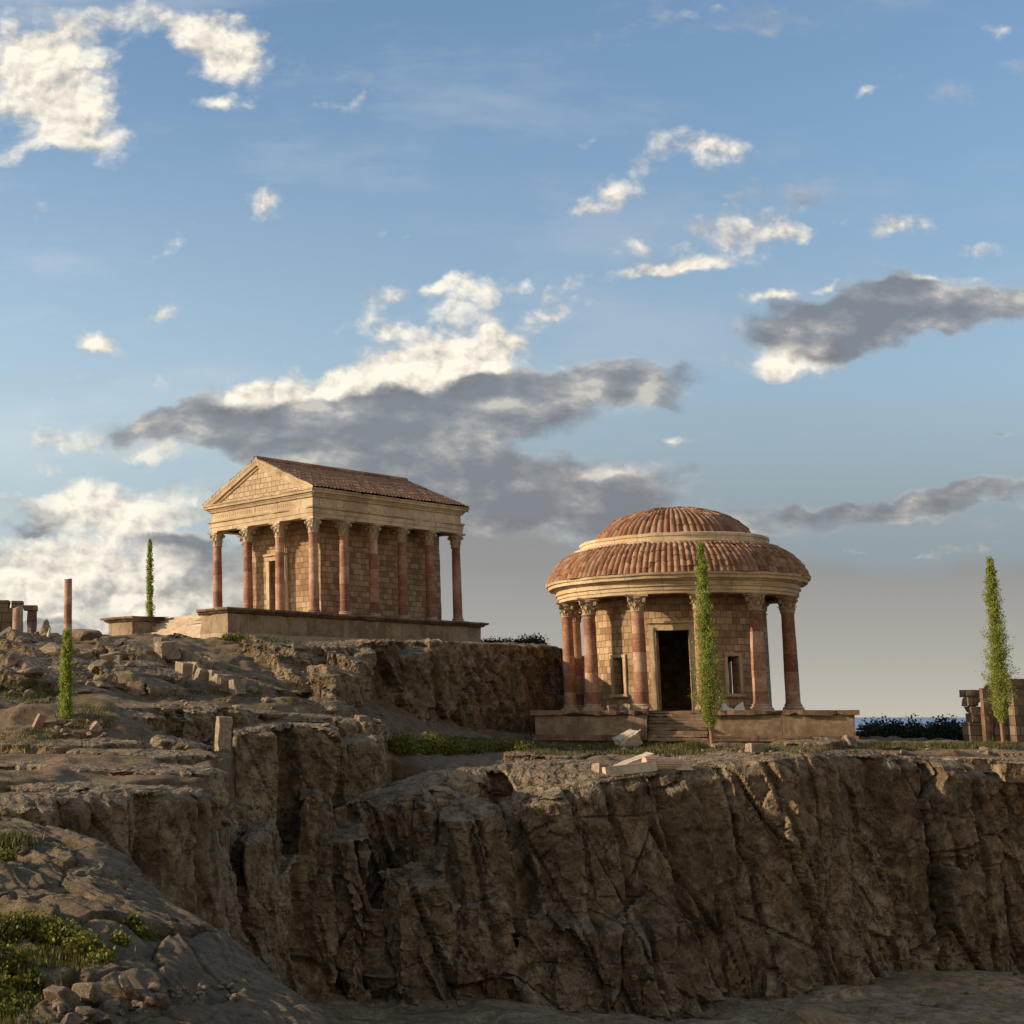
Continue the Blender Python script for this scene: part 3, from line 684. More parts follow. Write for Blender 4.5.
# ------------------------------------------------------------------ round temple
def round_temple():
    D = 65.0; C = at(681, 711, D); GZ = -1.25; top = C.z; rot = -R(21.5)
    # local y axis points away from the camera; local -y is the front
    T = empty('round_temple', (C.x, C.y, top+GZ), rot, label='round domed temple with tiled dome and red columns near the cliff edge', cat='temple')
    z0 = -GZ; RC = 4.80; HC = 4.92
    W2 = 6.12; Y0 = -6.3; Y1 = 6.3; cxp = .42
    b = MB(); sx0, sx1 = -1.22, 1.15
    b.box((-W2+cxp, Y0, 0), (sx0, Y1, z0-.2), .5, .05, .02, 51); b.box((sx1, Y0, 0), (W2+cxp, Y1, z0-.2), .5, .05, .02, 52); b.box((sx0+.002, Y0+1.9, 0), (sx1-.002, Y1, z0-.2))
    b.build('podium', M['podium'], T, uvmode='box')
    b = MB()
    for (xa, xb, s) in ((-W2-.1+cxp, sx0+.02, 53), (sx1-.02, W2+.1+cxp, 54)):
        b.box((xa, Y0-.12, 0), (xb, Y0-.003, .13), .3, .03, .015, s); b.box((xa, Y0-.06, .132), (xb, Y0-.003, .24), .3, .03, .015, s+2)
    b.build('plinth', M['podiumtop'], T, uvmode='box')
    b = MB(); b.box((-W2+.2+cxp, Y0+.1, -1.4), (W2-.2+cxp, Y1-.2, -.003), .6, .1, .04, 49); b.build('foundation', M['podium'], T, uvmode='box')
    b = MB()
    b.box((-W2-.16+cxp, Y0-.18, z0-.195), (sx0+.05, Y1+.1, z0), .25, .13, .03, 57); b.box((sx1-.03, Y0-.18, z0-.195), (W2+.16+cxp, Y1+.1, z0), .25, .13, .03, 58)
    b.box((sx0+.052, Y0+1.85, z0-.195), (sx1-.032, Y1+.1, z0-.002), .33, .02, .01, 59)
    b.build('coping', M['podiumtop'], T, uvmode='box')
    b = MB(); ns = 9
    for i in range(ns):
        b.box((sx0+.03, Y0-.05+i*.215, 0 if i == 0 else i*z0/ns+.002), (sx1-.03, Y0+1.9, (i+1)*z0/ns-.004), .22, .035, .012, 60+i)
    b.build('stair', M['dsteps'], T, uvmode='box')
    # columns
    for k in range(12):
        a = -math.pi/2+R(15+30*k-2.5)
        column(T, RC*math.cos(a), RC*math.sin(a), z0, HC, .295 if k % 3 else .27, 70+k, 'cap')
    # drum with door and two windows: wall built as arcs between the openings
    rd, th = 3.78, .42; zt = z0+HC+.3
    def arc(mb, a0, a1, za, zb, ri=rd-th, ro=rd):
        n = max(2, int(abs(a1-a0)*ro/.22)); A = np.linspace(a0, a1, n+1); nz = max(1, int((zb-za)/.5)); Z = np.linspace(za, zb, nz+1)
        def surf(r, flip):
            G = np.array([[(r*math.cos(t), r*math.sin(t), z) for z in Z] for t in A]); mb.grid(G, flip=flip)
            uvs.extend([(t*rd, z) for t in A for z in Z])
        surf(ro, False); surf(ri, True)
        for t in (a0, a1):
            G = np.array([[(r*math.cos(t), r*math.sin(t), z) for z in (za, zb)] for r in (ri, ro)]); mb.grid(G, flip=(t == a1))
            uvs.extend([(t*rd+r, z) for r in (ri, ro) for z in (za, zb)])
        for z in (za, zb):
            G = np.array([[(r*math.cos(t), r*math.sin(t), z) for r in (ri, ro)] for t in A]); mb.grid(G, flip=(z == za))
            uvs.extend([(t*rd, r) for t in A for r in (ri, ro)])
    uvs = []; mb = MB(); ac = -math.pi/2-R(1.5)
    ops = [(ac-R(38), R(4.3), z0+.72, z0+2.30), (ac, R(10.3), z0, z0+3.42), (ac+R(38), R(4.3), z0+.72, z0+2.30), (ac+R(142), R(4.3), z0+.72, z0+2.30)]
    cur = ops[-1][0]+ops[-1][1]-2*math.pi
    for (c, hwd, za, zb) in ops:
        arc(mb, cur, c-hwd, z0-.01, zt)
        if za > z0: arc(mb, c-hwd, c+hwd, z0-.01, za)
        arc(mb, c-hwd, c+hwd, zb, zt); cur = c+hwd
    obj('drum_wall', mb.arr(), mb.f, M['block'], T, uv=np.array(uvs))
    # frames, tangent to the drum
    def frame(name, c, w, za, zb, fw, sill):
        f = MB(); Mx = Matrix.Rotation(c+math.pi/2, 4, 'Z'); d0, d1 = -(rd+.07), -(rd-.22)
        f.box((-w-fw, d0, za), (-w+.0, d1, zb), .25, .03, .01, 81, Mx); f.box((w, d0, za), (w+fw, d1, zb), .25, .03, .01, 82, Mx)
        f.box((-w-fw, d0, zb+.002), (w+fw, d1, zb+fw), .25, .03, .01, 83, Mx)
        if sill: f.box((-w-fw-.06, d0-.05, za-.13), (w+fw+.06, d1, za-.002), .25, .03, .01, 84, Mx)
        else:
            f.box((-w-fw*.62, d0-.05, za), (-w-fw*.3, d0+.02, zb+fw*.5), .25, .02, .01, 85, Mx); f.box((w+fw*.3, d0-.05, za), (w+fw*.62, d0+.02, zb+fw*.5), .25, .02, .01, 86, Mx)
            f.box((-w-fw-.08, d0-.08, zb+fw+.003), (w+fw+.08, d1, zb+fw+.11), .25, .02, .01, 87, Mx)
        return f.build(name, M['lime'], T, uvmode='box')
    frame('door_frame', ops[1][0], rd*math.sin(R(10.3)), z0+.02, z0+3.42, .30, False)
    for i in (0, 2, 3): frame('window_frame', ops[i][0], rd*math.sin(R(4.3)), z0+.72, z0+2.30, .15, True)
    b = MB().lathe([(rd-.3, z0+.004), (0, z0+.004)], 40); b.build('floor', M['podium'], T)
    # entablature: architrave, frieze and cornice turned in one ring, worn
    def ring(name, prof, mat, n=220, amp=.02, chip=.0, seed=0):
        mb = MB(); mb.lathe(prof, n); V = mb.arr(); V = rock_noise(V, amp, 1.6, seed)
        if chip:
            rr = np.hypot(V[:, 0], V[:, 1]); rmax = max(p[0] for p in prof)
            q = np.clip(fbm(V, 1.0, 3, seed+3)-.10, 0, 1)*chip*(rr > rmax-.2); V[:, :2] *= (1-q/rr)[:, None]
        uv = np.stack([np.arctan2(V[:, 1], V[:, 0])*5.5, V[:, 2]], 1)
        return obj(name, V, mb.f, M[mat], T, uv=uv, smooth=True, autos=28)
    ze = z0+HC
    ring('architrave', [(4.42, ze+.1), (4.42, ze), (5.10, ze), (5.11, ze+.13), (5.16, ze+.14), (5.17, ze+.27), (5.25, ze+.31), (5.25, ze+.36), (5.0, ze+.37)], 'lime_o', seed=90)
    ring('cornice', [(4.9, ze+.372), (5.20, ze+.373), (5.21, ze+.50), (5.32, ze+.53), (5.34, ze+.58), (5.54, ze+.60), (5.56, ze+.72), (5.64, ze+.75), (5.68, ze+.84), (5.4, ze+.86)], 'lime_o', amp=.03, chip=.45, seed=92)
    b = MB().lathe([(3.7, ze+.15), (4.6, ze+.15)], 80); b.build('ceiling', M['podium'], T)
    # tiled domes
    def dome(name, prof, nrib, rows, mat):
        n = nrib*6; A = np.linspace(0, 2*math.pi, n, endpoint=False); pr = np.array(prof); L = np.concatenate([[0], np.cumsum(np.hypot(np.diff(pr[:, 0]), np.diff(pr[:, 1])))])
        rn = np.random.default_rng(nrib); G = []; U = []
        for j in range(rows):
            tj = np.repeat(rn.normal(0, .012, nrib), 6); tj2 = np.repeat(rn.normal(0, .03, nrib), 6)
            for e in (0., .93):
                s = np.clip((j+e)/rows*L[-1]+(tj2 if j else 0)*(1 if e == 0 else .6), 0, L[-1]-.02); r0 = np.interp(s, L, pr[:, 0]); z = np.interp(s, L, pr[:, 1])
                ds = .05; dr = np.interp(s+ds, L, pr[:, 0])-np.interp(s-ds, L, pr[:, 0]); dz = np.interp(s+ds, L, pr[:, 1])-np.interp(s-ds, L, pr[:, 1])
                ln = np.hypot(dr, dz); nr, nz = dz/ln, -dr/ln
                amp = np.minimum(.095, r0*2*math.pi/nrib*.34)
                jit = tj+.02*np.sin(A*5+j*.9)
                d = amp*np.abs(np.cos(A*nrib/2))**.8+.022*(1-e/.93)+jit
                G.append(np.stack([(r0+nr*d)*np.cos(A), (r0+nr*d)*np.sin(A), z+nz*d], 1)); U.append(np.stack([A*nrib/(2*math.pi)+.5, np.full(n, j+.5)], 1))
        mb = MB().grid(np.array(G), cv=True, flip=True)
        return obj(name, mb.arr(), mb.f, M[mat], T, uv=np.array(U).reshape(-1, 2), smooth=True, autos=50)
    za = ze+.84; lo = []
    for i in range(13):
        t = i/12; an = R(16)+t*R(46); c0, c1, s0, s1 = math.cos(R(16)), math.cos(R(62)), math.sin(R(16)), math.sin(R(62))
        lo.append((5.58-1.22*(c0-math.cos(an))/(c0-c1), za-.02+1.42*(math.sin(an)-s0)/(s1-s0)))
    dome('lower_tiled_dome', lo, 136, 7, 'tile')
    zr = za+1.27
    ring('dome_band', [(4.0, zr-.15), (4.36, zr-.14), (4.40, zr), (4.46, zr+.06), (4.46, zr+.20), (4.30, zr+.22), (4.05, zr+.30), (4.03, zr+.44), (4.08, zr+.47), (4.08, zr+.58), (3.94, zr+.62), (3.4, zr+.66)], 'lime_o', amp=.03, chip=.5, seed=95)
    up = []; zu = zr+.60; rs = 3.42
    for i in range(17):
        t = i/16; an = R(14)+t*(R(90)-R(14)); up.append((rs*math.cos(an)/math.cos(R(14)), zu+1.55*(math.sin(an)-math.sin(R(14)))/(1-math.sin(R(14)))))
    dome('upper_tiled_dome', up, 78, 9, 'tile')
    return T
RT = rect_temple(); ROT = round_temple()
# ------------------------------------------------------------------ rock masses: prisms fused by voxel remesh, then broken up by 3-D noise
def remesh(prisms, voxel):
    b = MB()
    for pr in prisms:
        top, zb, batter = pr[:3]; lev = pr[3] if len(pr) > 3 else [(0, 0)]
        top = [Vector(p) for p in top]; n = len(top)
        area = sum(top[i].x*top[(i+1) % n].y-top[(i+1) % n].x*top[i].y for i in range(n))
        if area < 0: top = top[::-1]
        rings = [[] for _ in range(len(lev)+1)]
        for i, p in enumerate(top):
            e1 = (top[i]-top[i-1]); e2 = (top[(i+1) % n]-top[i]); e1.z = e2.z = 0
            nn = Vector((e1.y, -e1.x, 0)).normalized()+Vector((e2.y, -e2.x, 0)).normalized()
            nn = nn.normalized() if nn.length > .1 else Vector((0, -1, 0))
            for k, (dz, out) in enumerate(lev): rings[k].append((p.x+nn.x*out, p.y+nn.y*out, p.z+dz))
            q = batter*(p.z-zb); rings[-1].append((p.x+nn.x*q, p.y+nn.y*q, zb))
        V = [v for r in rings for v in r]; m = len(rings)
        Fc = [tuple(range(n)), tuple(range((m-1)*n, m*n))[::-1]]
        for k in range(m-1): Fc += [(k*n+i, (k+1)*n+i, (k+1)*n+(i+1) % n, k*n+(i+1) % n) for i in range(n)]
        b.add(V, Fc)
    me = bpy.data.meshes.new('tmp'); me.from_pydata(b.arr().tolist(), [], b.f)
    bm = bmesh.new(); bm.from_mesh(me); bmesh.ops.triangulate(bm, faces=bm.faces, ngon_method='EAR_CLIP'); bm.to_mesh(me); bm.free()
    o = bpy.data.objects.new('tmp', me); COL.objects.link(o)
    m = o.modifiers.new('r', 'REMESH'); m.mode = 'VOXEL'; m.voxel_size = voxel; m.use_smooth_shade = True
    dg = bpy.context.evaluated_depsgraph_get(); dg.update()
    me2 = bpy.data.meshes.new_from_object(o.evaluated_get(dg))
    bpy.data.objects.remove(o); bpy.data.meshes.remove(me)
    return me2
def normals(me):
    n = np.zeros(len(me.vertices)*3, dtype=np.float32); me.vertex_normals.foreach_get('vector', n); return n.reshape(-1, 3).astype(float)
def coords(me):
    n = np.zeros(len(me.vertices)*3, dtype=np.float32); me.vertices.foreach_get('co', n); return n.reshape(-1, 3).astype(float)
def smooth_normals(me, N, it=12):
    e = np.zeros(len(me.edges)*2, dtype=np.int32); me.edges.foreach_get('vertices', e); e = e.reshape(-1, 2)
    for _ in range(it):
        A = np.zeros_like(N)
        for k in range(3):
            A[:, k] = np.bincount(e[:, 0], N[e[:, 1], k], len(N))+np.bincount(e[:, 1], N[e[:, 0], k], len(N))
        N = N+A; N /= np.linalg.norm(N, axis=1)[:, None]+1e-9
    return N
def rock_disp(P, N, S=1.0, A=1.0, shear=.28, seed=0, strata=0.0, tall=3.0, big=1.0, joints=None, panel=.5):
    "slanted slabs with flat faces and straight joints, smaller facets, thin cracks, fine grain"
    W = P+np.stack([fbm(P, .5/S, 2, seed+k) for k in range(3)], 1)*.10*S
    hz = np.hypot(N[:, 0], N[:, 1]); horiz = .16+.84*sst(hz, .35, .9)
    Q = np.stack([W[:, 0]+shear*W[:, 2], W[:, 1]*.6, W[:, 2]/tall], 1)
    f1, f2, r, off = vor(Q/(1.5*S), seed+1, .95)
    d = ((r[:, 0]-.5)*.80+off[:, 0]*(r[:, 1]-.5)*1.9+off[:, 2]*(r[:, 2]-.5)*1.4)*big
    d -= .16*sst(.03-(f2-f1), 0, .03)
    d *= S*horiz
    Q2 = np.stack([W[:, 0]+shear*.9*W[:, 2], W[:, 1], W[:, 2]/2.0], 1)
    g1, g2, q, of2 = vor(Q2/(.62*S)+3.3, seed+5, .95)
    msk = sst(fbm(P, .3/S, 2, seed+8), -.2, .15)
    d2 = (q[:, 0]-.5)*.24+of2[:, 0]*(q[:, 1]-.5)*.85+of2[:, 2]*(q[:, 2]-.5)*.6-.05*sst(.05-(g2-g1), 0, .05)
    d += d2*S*horiz*(.25+.75*msk)
    h1, h2, q3, of3 = vor(np.stack([W[:, 0]+.5*W[:, 2], W[:, 1], W[:, 2]*.7-.3*W[:, 0]], 1)/(.25*S)+7.7, seed+9)
    d += ((q3[:, 0]-.5)*.05+(of3*(q3-.5)).sum(1)*.20)*S*(.35+.65*msk)
    fr = np.abs(vn(np.stack([W[:, 0]+shear*1.6*W[:, 2], W[:, 1]*.6, W[:, 2]*.25], 1), .75/S, seed+40)); d -= .15*S*sst(.016-fr, 0, .016)*horiz
    fr = np.abs(vn(W*np.array([.6, .6, 1.3]), .55/S, seed+43)); d -= .08*S*sst(.014-fr, 0, .014)*horiz
    d += ridged(P*np.array([1, 1, .7]), 3.0/S, 4, seed+12, .62)*.022*S+fbm(P, 6.0/S, 3, seed+11, .6)*.045*S
    if strata:
        zz = W[:, 2]+.10*W[:, 0]+.05*W[:, 1]+.12*vn(P, .4, seed+30)
        k = zz/(.26*S); fr = k-np.floor(k); d += strata*(sst(fr, 0, .9)*.5-sst(fr, .9, 1.0)*.5+.7*(h3(np.floor(k).astype(np.int64), np.zeros(len(k), np.int64), np.zeros(len(k), np.int64), 3)-.5))
    if joints:
        idx = np.zeros(len(P)); cut = np.zeros(len(P))
        wig = .22*vn(np.stack([P[:, 2], P[:, 0]*.2, P[:, 1]*0], 1), 1.1, 5)+.10*vn(P, 3.0, 6)
        for (xa, za, xb, zb_, wd, dp) in joints:
            dx = P[:, 0]+wig-(xa+(xb-xa)*(P[:, 2]-za)/(zb_-za)); idx += dx > 0
            inside = sst(P[:, 2], zb_-.5, zb_+.3)*(1-sst(P[:, 2], za+.2, za+.9))
            cut = np.maximum(cut, dp*np.clip(1-np.abs(dx)/wd, 0, 1)**.7*np.maximum(inside, .15))
        ii = idx.astype(np.int64); z0_ = np.zeros(len(P), np.int64)
        d += ((h3(ii, z0_, z0_, 9)-.5)*panel-cut)*sst(hz, .35, .7)
    return d*A
def rock_mass(name, prisms, voxel, mat, cut=None, flat=True, **k):
    me = remesh(prisms, voxel); P = coords(me); N0 = normals(me); N = smooth_normals(me, N0, 5)
    D = rock_disp(P, N0, **k); hz = np.hypot(N0[:, 0], N0[:, 1]); w = sst(hz, .42, .62)[:, None]
    H = N.copy(); H[:, 2] = 0; H /= np.linalg.norm(H, axis=1)[:, None]+1e-6
    up = np.zeros_like(N); up[:, 2] = np.sign(N0[:, 2]); P2 = P+(H*w+up*(1-w)*.8)*D[:, None]
    me.vertices.foreach_set('co', P2.astype(np.float32).ravel())
    if cut is not None:
        bad = cut(P)
        bm = bmesh.new(); bm.from_mesh(me); bm.verts.ensure_lookup_table()
        bmesh.ops.delete(bm, geom=[bm.verts[i] for i in np.nonzero(bad)[0]], context='VERTS'); bm.to_mesh(me); bm.free()
    me.update(); me.materials.clear(); me.materials.append(M[mat])
    me.polygons.foreach_set('use_smooth', [not flat]*len(me.polygons))
    o = bpy.data.objects.new(name, me); COL.objects.link(o); tag(o, kind='structure')
    print(name, len(me.vertices)); return o
def pl(lst): return [at(*p) for p in lst]
ZL = -8.05        # level of the ground below the cliffs
HI = 1 if QUICK < 1 else QUICK
# main cliff (right)
mainC = pl([(318,812,43.2),(345,800,43.0),(400,787,43.3),(432,788,42.6),(455,772,43.6),(498,765,44.0),(512,792,42.6),(560,787,42.2),(600,778,42.4),(655,771,42.8),(700,765,43.2),(745,760,43.2),(778,755,43.0),(822,750,43.6),(838,752,44.6),(880,751,45.0),(905,755,45.2),(955,761,45.2),(1000,768,45.3),(1060,771,45.6),(1200,774,47.5)])
backC = pl([(1200,760,52),(1024,756,51),(900,749,52),(800,749,52),(700,751,52),(600,752,51.5),(540,757,50),(480,762,49.5),(400,775,49),(330,792,48)])
shelf = [ # lower buttresses standing in front of the face (top polygon)
    (pl([(300,838,42.6),(318,820,43.4),(360,818,43.4),(372,836,42.0),(352,842,41.6)]), ZL-.6, .05),
    (pl([(380,872,42.0),(402,862,42.6),(432,866,42.5),(440,884,41.7),(400,888,41.5)]), ZL-.6, .09),
    (pl([(432,800,43.4),(470,792,43.6),(502,808,42.6),(486,820,41.9),(446,818,42.0)]), ZL-.6, .10),
    (pl([(520,925,41.6),(560,884,42.4),(600,900,42.2),(612,932,41.5)]), ZL-.6, .20),
    (pl([(610,930,41.4),(650,880,42.4),(700,925,41.5),(650,945,41.2)]), ZL-.6, .22),
]
def jt(px0, py0, px1, py1, w, dp, Y=43.3):
    a, b_ = at(px0, py0, Y), at(px1, py1, Y); return (a.x, a.z, b_.x, b_.z, w, dp)
JM = [jt(352,815,372,985,.30,.8), jt(432,800,448,900,.22,.6), jt(452,790,486,985,.16,.45), jt(504,770,522,905,.30,1.0), jt(560,790,582,930,.14,.4), jt(602,785,640,985,.16,.5),
      jt(652,775,702,985,.22,.7), jt(722,770,760,930,.12,.4), jt(762,760,842,985,.16,.55), jt(838,752,862,900,.14,.4), jt(903,755,926,880,.42,.8), jt(960,765,972,985,.18,.6), jt(1010,770,1030,985,.2,.6), jt(1090,770,1110,985,.2,.6)]
rock_mass('cliff', [(mainC+backC, ZL-.8, .065, [(0, -.75), (-.14, -.32), (-.45, .0)])]+shelf, .062*HI, 'cliff', cut=lambda P: (P[:, 2] < ZL-.6)|(P[:, 1] > 51.5), flat=True, shear=.19, S=1.45, seed=3, A=.78, big=.50, joints=[j[:5]+(j[5]*.75,) for j in JM], panel=.30)
# left mass: stepped terraces and the pillar-like blocks
LM = [
    (pl([(135,716,40.6),(160,706,41.0),(243,708,41.4),(262,712,43.0),(290,714,44.6),(330,718,45.2),(384,722,45.4),(388,724,50),(200,700,50),(135,704,48)]), -4, .06),
    (pl([(229,733,39.6),(283,727,40.2),(290,722,44.5),(226,722,44.5)]), ZL-.6, .02),
    (pl([(284,724,42.4),(334,727,42.8),(336,722,47),(284,720,47)]), ZL-.6, .02),
    (pl([(336,745,44.2),(381,738,44.4),(386,724,48),(334,724,48)]), -4, .03),
    (pl([(300,800,41.2),(322,792,41.6),(334,784,45),(296,792,45)]), ZL-.6, .03),
    (pl([(-60,764,33.5),(60,760,33.4),(150,762,33.0),(215,770,32.4),(226,760,36.5),(150,748,38),(-60,748,38)]), -6, .12),
    (pl([(-80,806,25.0),(0,800,25.2),(70,800,25.6),(150,792,26.6),(212,794,27.6),(216,778,33.8),(100,770,34),(-80,770,33)]), ZL-.6, .10),
    (pl([(150,712,40.4),(176,708,40.7),(180,704,43),(146,704,43)]), ZL-.6, .02),
    (pl([(181,713,40.5),(222,711,40.8),(226,704,43),(184,704,43)]), ZL-.6, .02),
    (pl([(100,806,26.6),(150,800,26.9),(152,790,30),(98,790,30)]), ZL-.6, .03),
    (pl([(158,812,28.2),(213,806,28.8),(216,794,32),(156,796,32)]), ZL-.6, .03),
    (pl([(150,835,27.6),(200,826,28.4),(212,812,31),(150,816,31)]), ZL-.6, .03),
    (pl([(205,830,32.2),(232,815,33.0),(238,800,40),(200,806,38)]), ZL-.6, .03),
    (pl([(245,838,36.4),(270,832,37.0),(280,816,41),(240,822,41)]), ZL-.6, .03),
    (pl([(262,890,37.4),(296,868,38.4),(302,852,42),(262,868,42)]), ZL-.6, .03),
]
LM = [(a[0], a[1], a[2], [(0, -.22), (-.16, .0)]) for a in LM]
JL = [jt(150,712,150,745,.2,.5,41), jt(181,712,180,745,.16,.4,41), jt(226,715,228,930,.25,.6,40), jt(286,725,300,960,.45,1.3,41.5), jt(335,730,338,815,.22,.7,44), jt(60,800,70,900,.2,.5,25.5), jt(150,795,154,900,.28,.8,26.8), jt(96,800,100,900,.14,.4,26), jt(200,800,206,900,.14,.4,28.5)]
rock_mass('rock_terrace', LM, .06*HI, 'ledge', cut=lambda P: (P[:, 2] < ZL-.3)|(P[:, 0] < -7), flat=True, S=.9, seed=21, A=.62, strata=.05, big=.5, joints=JL, panel=.3)
# upper cliff under the rectangular temple
UP = [(pl([(322,655,57.5),(338,645,57.6),(352,646,58.8),(372,640,58.8),(392,640,59.6),(398,641,61),(440,640,61.4),(452,642,62.6),(500,644,64.6),(535,645,67.5),(556,646,72),(570,650,78),(600,662,96),(300,668,96),(200,648,66)]), -1.3, .04),
      (pl([(355,655,57.4),(372,651,57.8),(376,644,60),(352,644,60)]), -1.3, .05),
      (pl([(400,656,60.0),(425,652,60.4),(428,644,62.4),(400,644,62.4)]), -1.3, .05)]
rock_mass('upper_cliff', UP, .12*HI, 'cliff', cut=lambda P: (P[:, 2] < -1.2), flat=True, S=1.1, seed=41, A=.75, big=.75)
# ------------------------------------------------------------------ sloping ground of the plateau
def rbf(C, Q, sm=.02):
    X = C[:, :2]; 
    def phi(d): return d*d*np.log(d+1e-6)
    n = len(X); D = np.sqrt(((X[:, None]-X[None])**2).sum(2)); K = phi(D)+np.eye(n)*sm
    Pm = np.concatenate([np.ones((n, 1)), X], 1); A = np.block([[K, Pm], [Pm.T, np.zeros((3, 3))]])
    w = np.linalg.solve(A, np.concatenate([C[:, 2], np.zeros(3)])); r = []
    for k in range(0, len(Q), 20000):
        q = Q[k:k+20000]; d = np.sqrt(((q[:, None]-X[None])**2).sum(2)); r.append(phi(d)@w[:n]+w[n]+q@w[n+1:])
    return np.concatenate(r)
CP = np.array([list(at(*p)) for p in [
    (0,642,58),(60,640,58),(110,641,60),(150,642,60),(200,640,61),(235,640,62.5),(270,645,62),(310,652,60),(-60,645,58),
    (0,655,52),(60,655,52),(110,656,53),(160,657,54),(210,662,54),(260,668,54),(310,675,55),
    (0,690,45),(60,690,45),(110,684,47),(160,680,50),(210,688,50),(260,695,50),(310,698,52),(345,708,53),
    (0,705,39),(60,705,39),(110,702,39),(160,703,45),(230,706,45.5),(300,712,49),(350,718,49),
    (0,742,34.5),(70,742,34.5),(130,749,35),(180,758,35.5),(205,760,34.5),(238,754,39.6),(150,752,40.0),(200,754,40.0),(180,750,38.4),(150,712,42.6),(200,712,42.6),(245,714,43),(300,718,46),(350,724,47),(0,757,31),(100,757,31),(0,775,28),(120,775,28.5),(-60,745,34),(-60,780,26),
    (388,745,50),(390,735,53.5),(400,727,56),(440,735,57),(500,742,56),(540,744,57),(400,765,47),(340,800,44.6),(450,765,46.5),(520,760,47),(560,757,48),
    (600,755,50),(600,747,56),(700,752,50),(700,747,56),(800,750,50),(800,745,57),(860,742,60),(900,746,54),(1024,748,54),(1024,745,62),(1024,754,47),(900,750,47),
    (500,735,62),(600,738,66),(700,738,70),(900,735,75),(1024,735,75)]]+[[-40,60,3.4],[-40,90,3.0],[0,90,3.2],[20,95,0],[50,95,-1.5],[90,60,-1.6],[90,95,-1.8],[60,45,-1.4],[-40,30,.5],[90,45,-1.6]])
def ground_z(xy): return rbf(CP, np.asarray(xy, float))
edgeP = np.array([[-200, 26.8], [-3, 26.8], [1.2, 29.2], [1.7, 34.0], [2.2, 39.0], [2.6, 42.2], [4.0, 45.2], [5.5, 46.4], [7.3, 46.8], [7.8, 47.0], [9, 46.2], [11, 44.8], [20, 45.6], [26, 47.2], [45, 48.0], [200, 50]])
xs = np.concatenate([np.linspace(-60, -6, 80, endpoint=False), np.linspace(-6, 45, 400, endpoint=False), np.linspace(45, 130, 90)])
ys = np.concatenate([np.linspace(26, 66, 330, endpoint=False), np.linspace(66, 125, 110)])
XX, YY = np.meshgrid(xs, ys, indexing='ij'); Q = np.stack([XX.ravel(), YY.ravel()], 1)
Z = ground_z(Q); Z = np.clip(Z, -3.4, 4.2)
print('gz', [round(float(v), 2) for v in ground_z([[1.0, 36], [1.0, 38], [1., 40.2], [1., 41], [2.2, 40], [1, 43], [0, 38]])], at(180, 742, 40.2).z)
ed = Q[:, 1]-np.interp(Q[:, 0], edgeP[:, 0], edgeP[:, 1])
P3 = np.stack([Q[:, 0], Q[:, 1], np.zeros(len(Q))], 1)
Z += fbm(P3, .35, 4, 60)*.35+fbm(P3, 1.6, 4, 61)*.14
f1, f2, rr, off = vor(P3/1.3, 62); Z += ((rr[:, 0]-.5)*.14+(off*(rr-.5)).sum(1)*.35)*sst(fbm(P3, .22, 2, 63), -.2, .3)
Z -= 12*sst(-ed, -.2, 2.5)+14*sst(Q[:, 1], 96, 112)+10*sst(Q[:, 0], 95, 120)
V = np.stack([Q[:, 0], Q[:, 1], Z], 1); mb = MB(); 
na, nb = len(xs), len(ys); I = np.arange(na*nb).reshape(na, nb)
Fq = np.stack([I[:-1, :-1], I[1:, :-1], I[1:, 1:], I[:-1, 1:]], 2).reshape(-1, 4)
zm = Z[Fq].max(1); Fq = Fq[zm > -9.5]
tag(obj('ground', V, Fq, M['earth'], smooth=True), kind='structure')
def outcrop(name, boxes, voxel, mat, zb=1.5, **k):
    "boxes: (px, py of the top centre, Y, width m, depth m, tilt right, tilt back, turn deg)"
    pr = []; rr = random.Random(k.get('seed', 1))
    for (px, py, Y, w, dp, tr, tb, tn) in boxes:
        c = at(px, py, Y); a = R(tn); n = rr.choice((5, 6, 7)); top = []
        for i in range(n):
            t = 2*math.pi*i/n+rr.uniform(-.25, .25); lx, ly = w/2*math.cos(t)*rr.uniform(.8, 1.1), dp/2*math.sin(t)*rr.uniform(.8, 1.1)
            top.append((c.x+lx*math.cos(a)-ly*math.sin(a), c.y+lx*math.sin(a)+ly*math.cos(a), c.z+tr*lx+tb*ly))
        pr.append((top, c.z-zb, .12))
    rock_mass(name, pr, voxel, mat, **k)
rr = random.Random(11); bx = []
for (x0, x1, y0, y1, Y0, Y1, n, w0, w1) in ((0,60,645,668,50,56,9,2.0,3.6),(75,150,648,682,47,54,11,1.5,3.2),(0,60,672,690,44,48,6,1.4,2.8),(262,335,650,672,54,57,8,1.8,3.6),(-60,0,645,690,44,56,8,2,3.4),(330,350,660,690,50,56,4,1.2,2.0)):
    for k in range(n):
        u = rr.random(); py = y0+(y1-y0)*u; Y = Y1+(Y0-Y1)*u
        bx.append((rr.uniform(x0, x1), py-rr.uniform(3, 10), Y, rr.uniform(w0, w1), rr.uniform(w0, w1)*.8, rr.uniform(-.38, -.05), rr.uniform(0, .30), rr.uniform(-30, 20)))
outcrop('rock_outcrop', bx, .07*HI, 'ledge', zb=1.3, S=.7, seed=61, A=.62, strata=.05, big=.7)
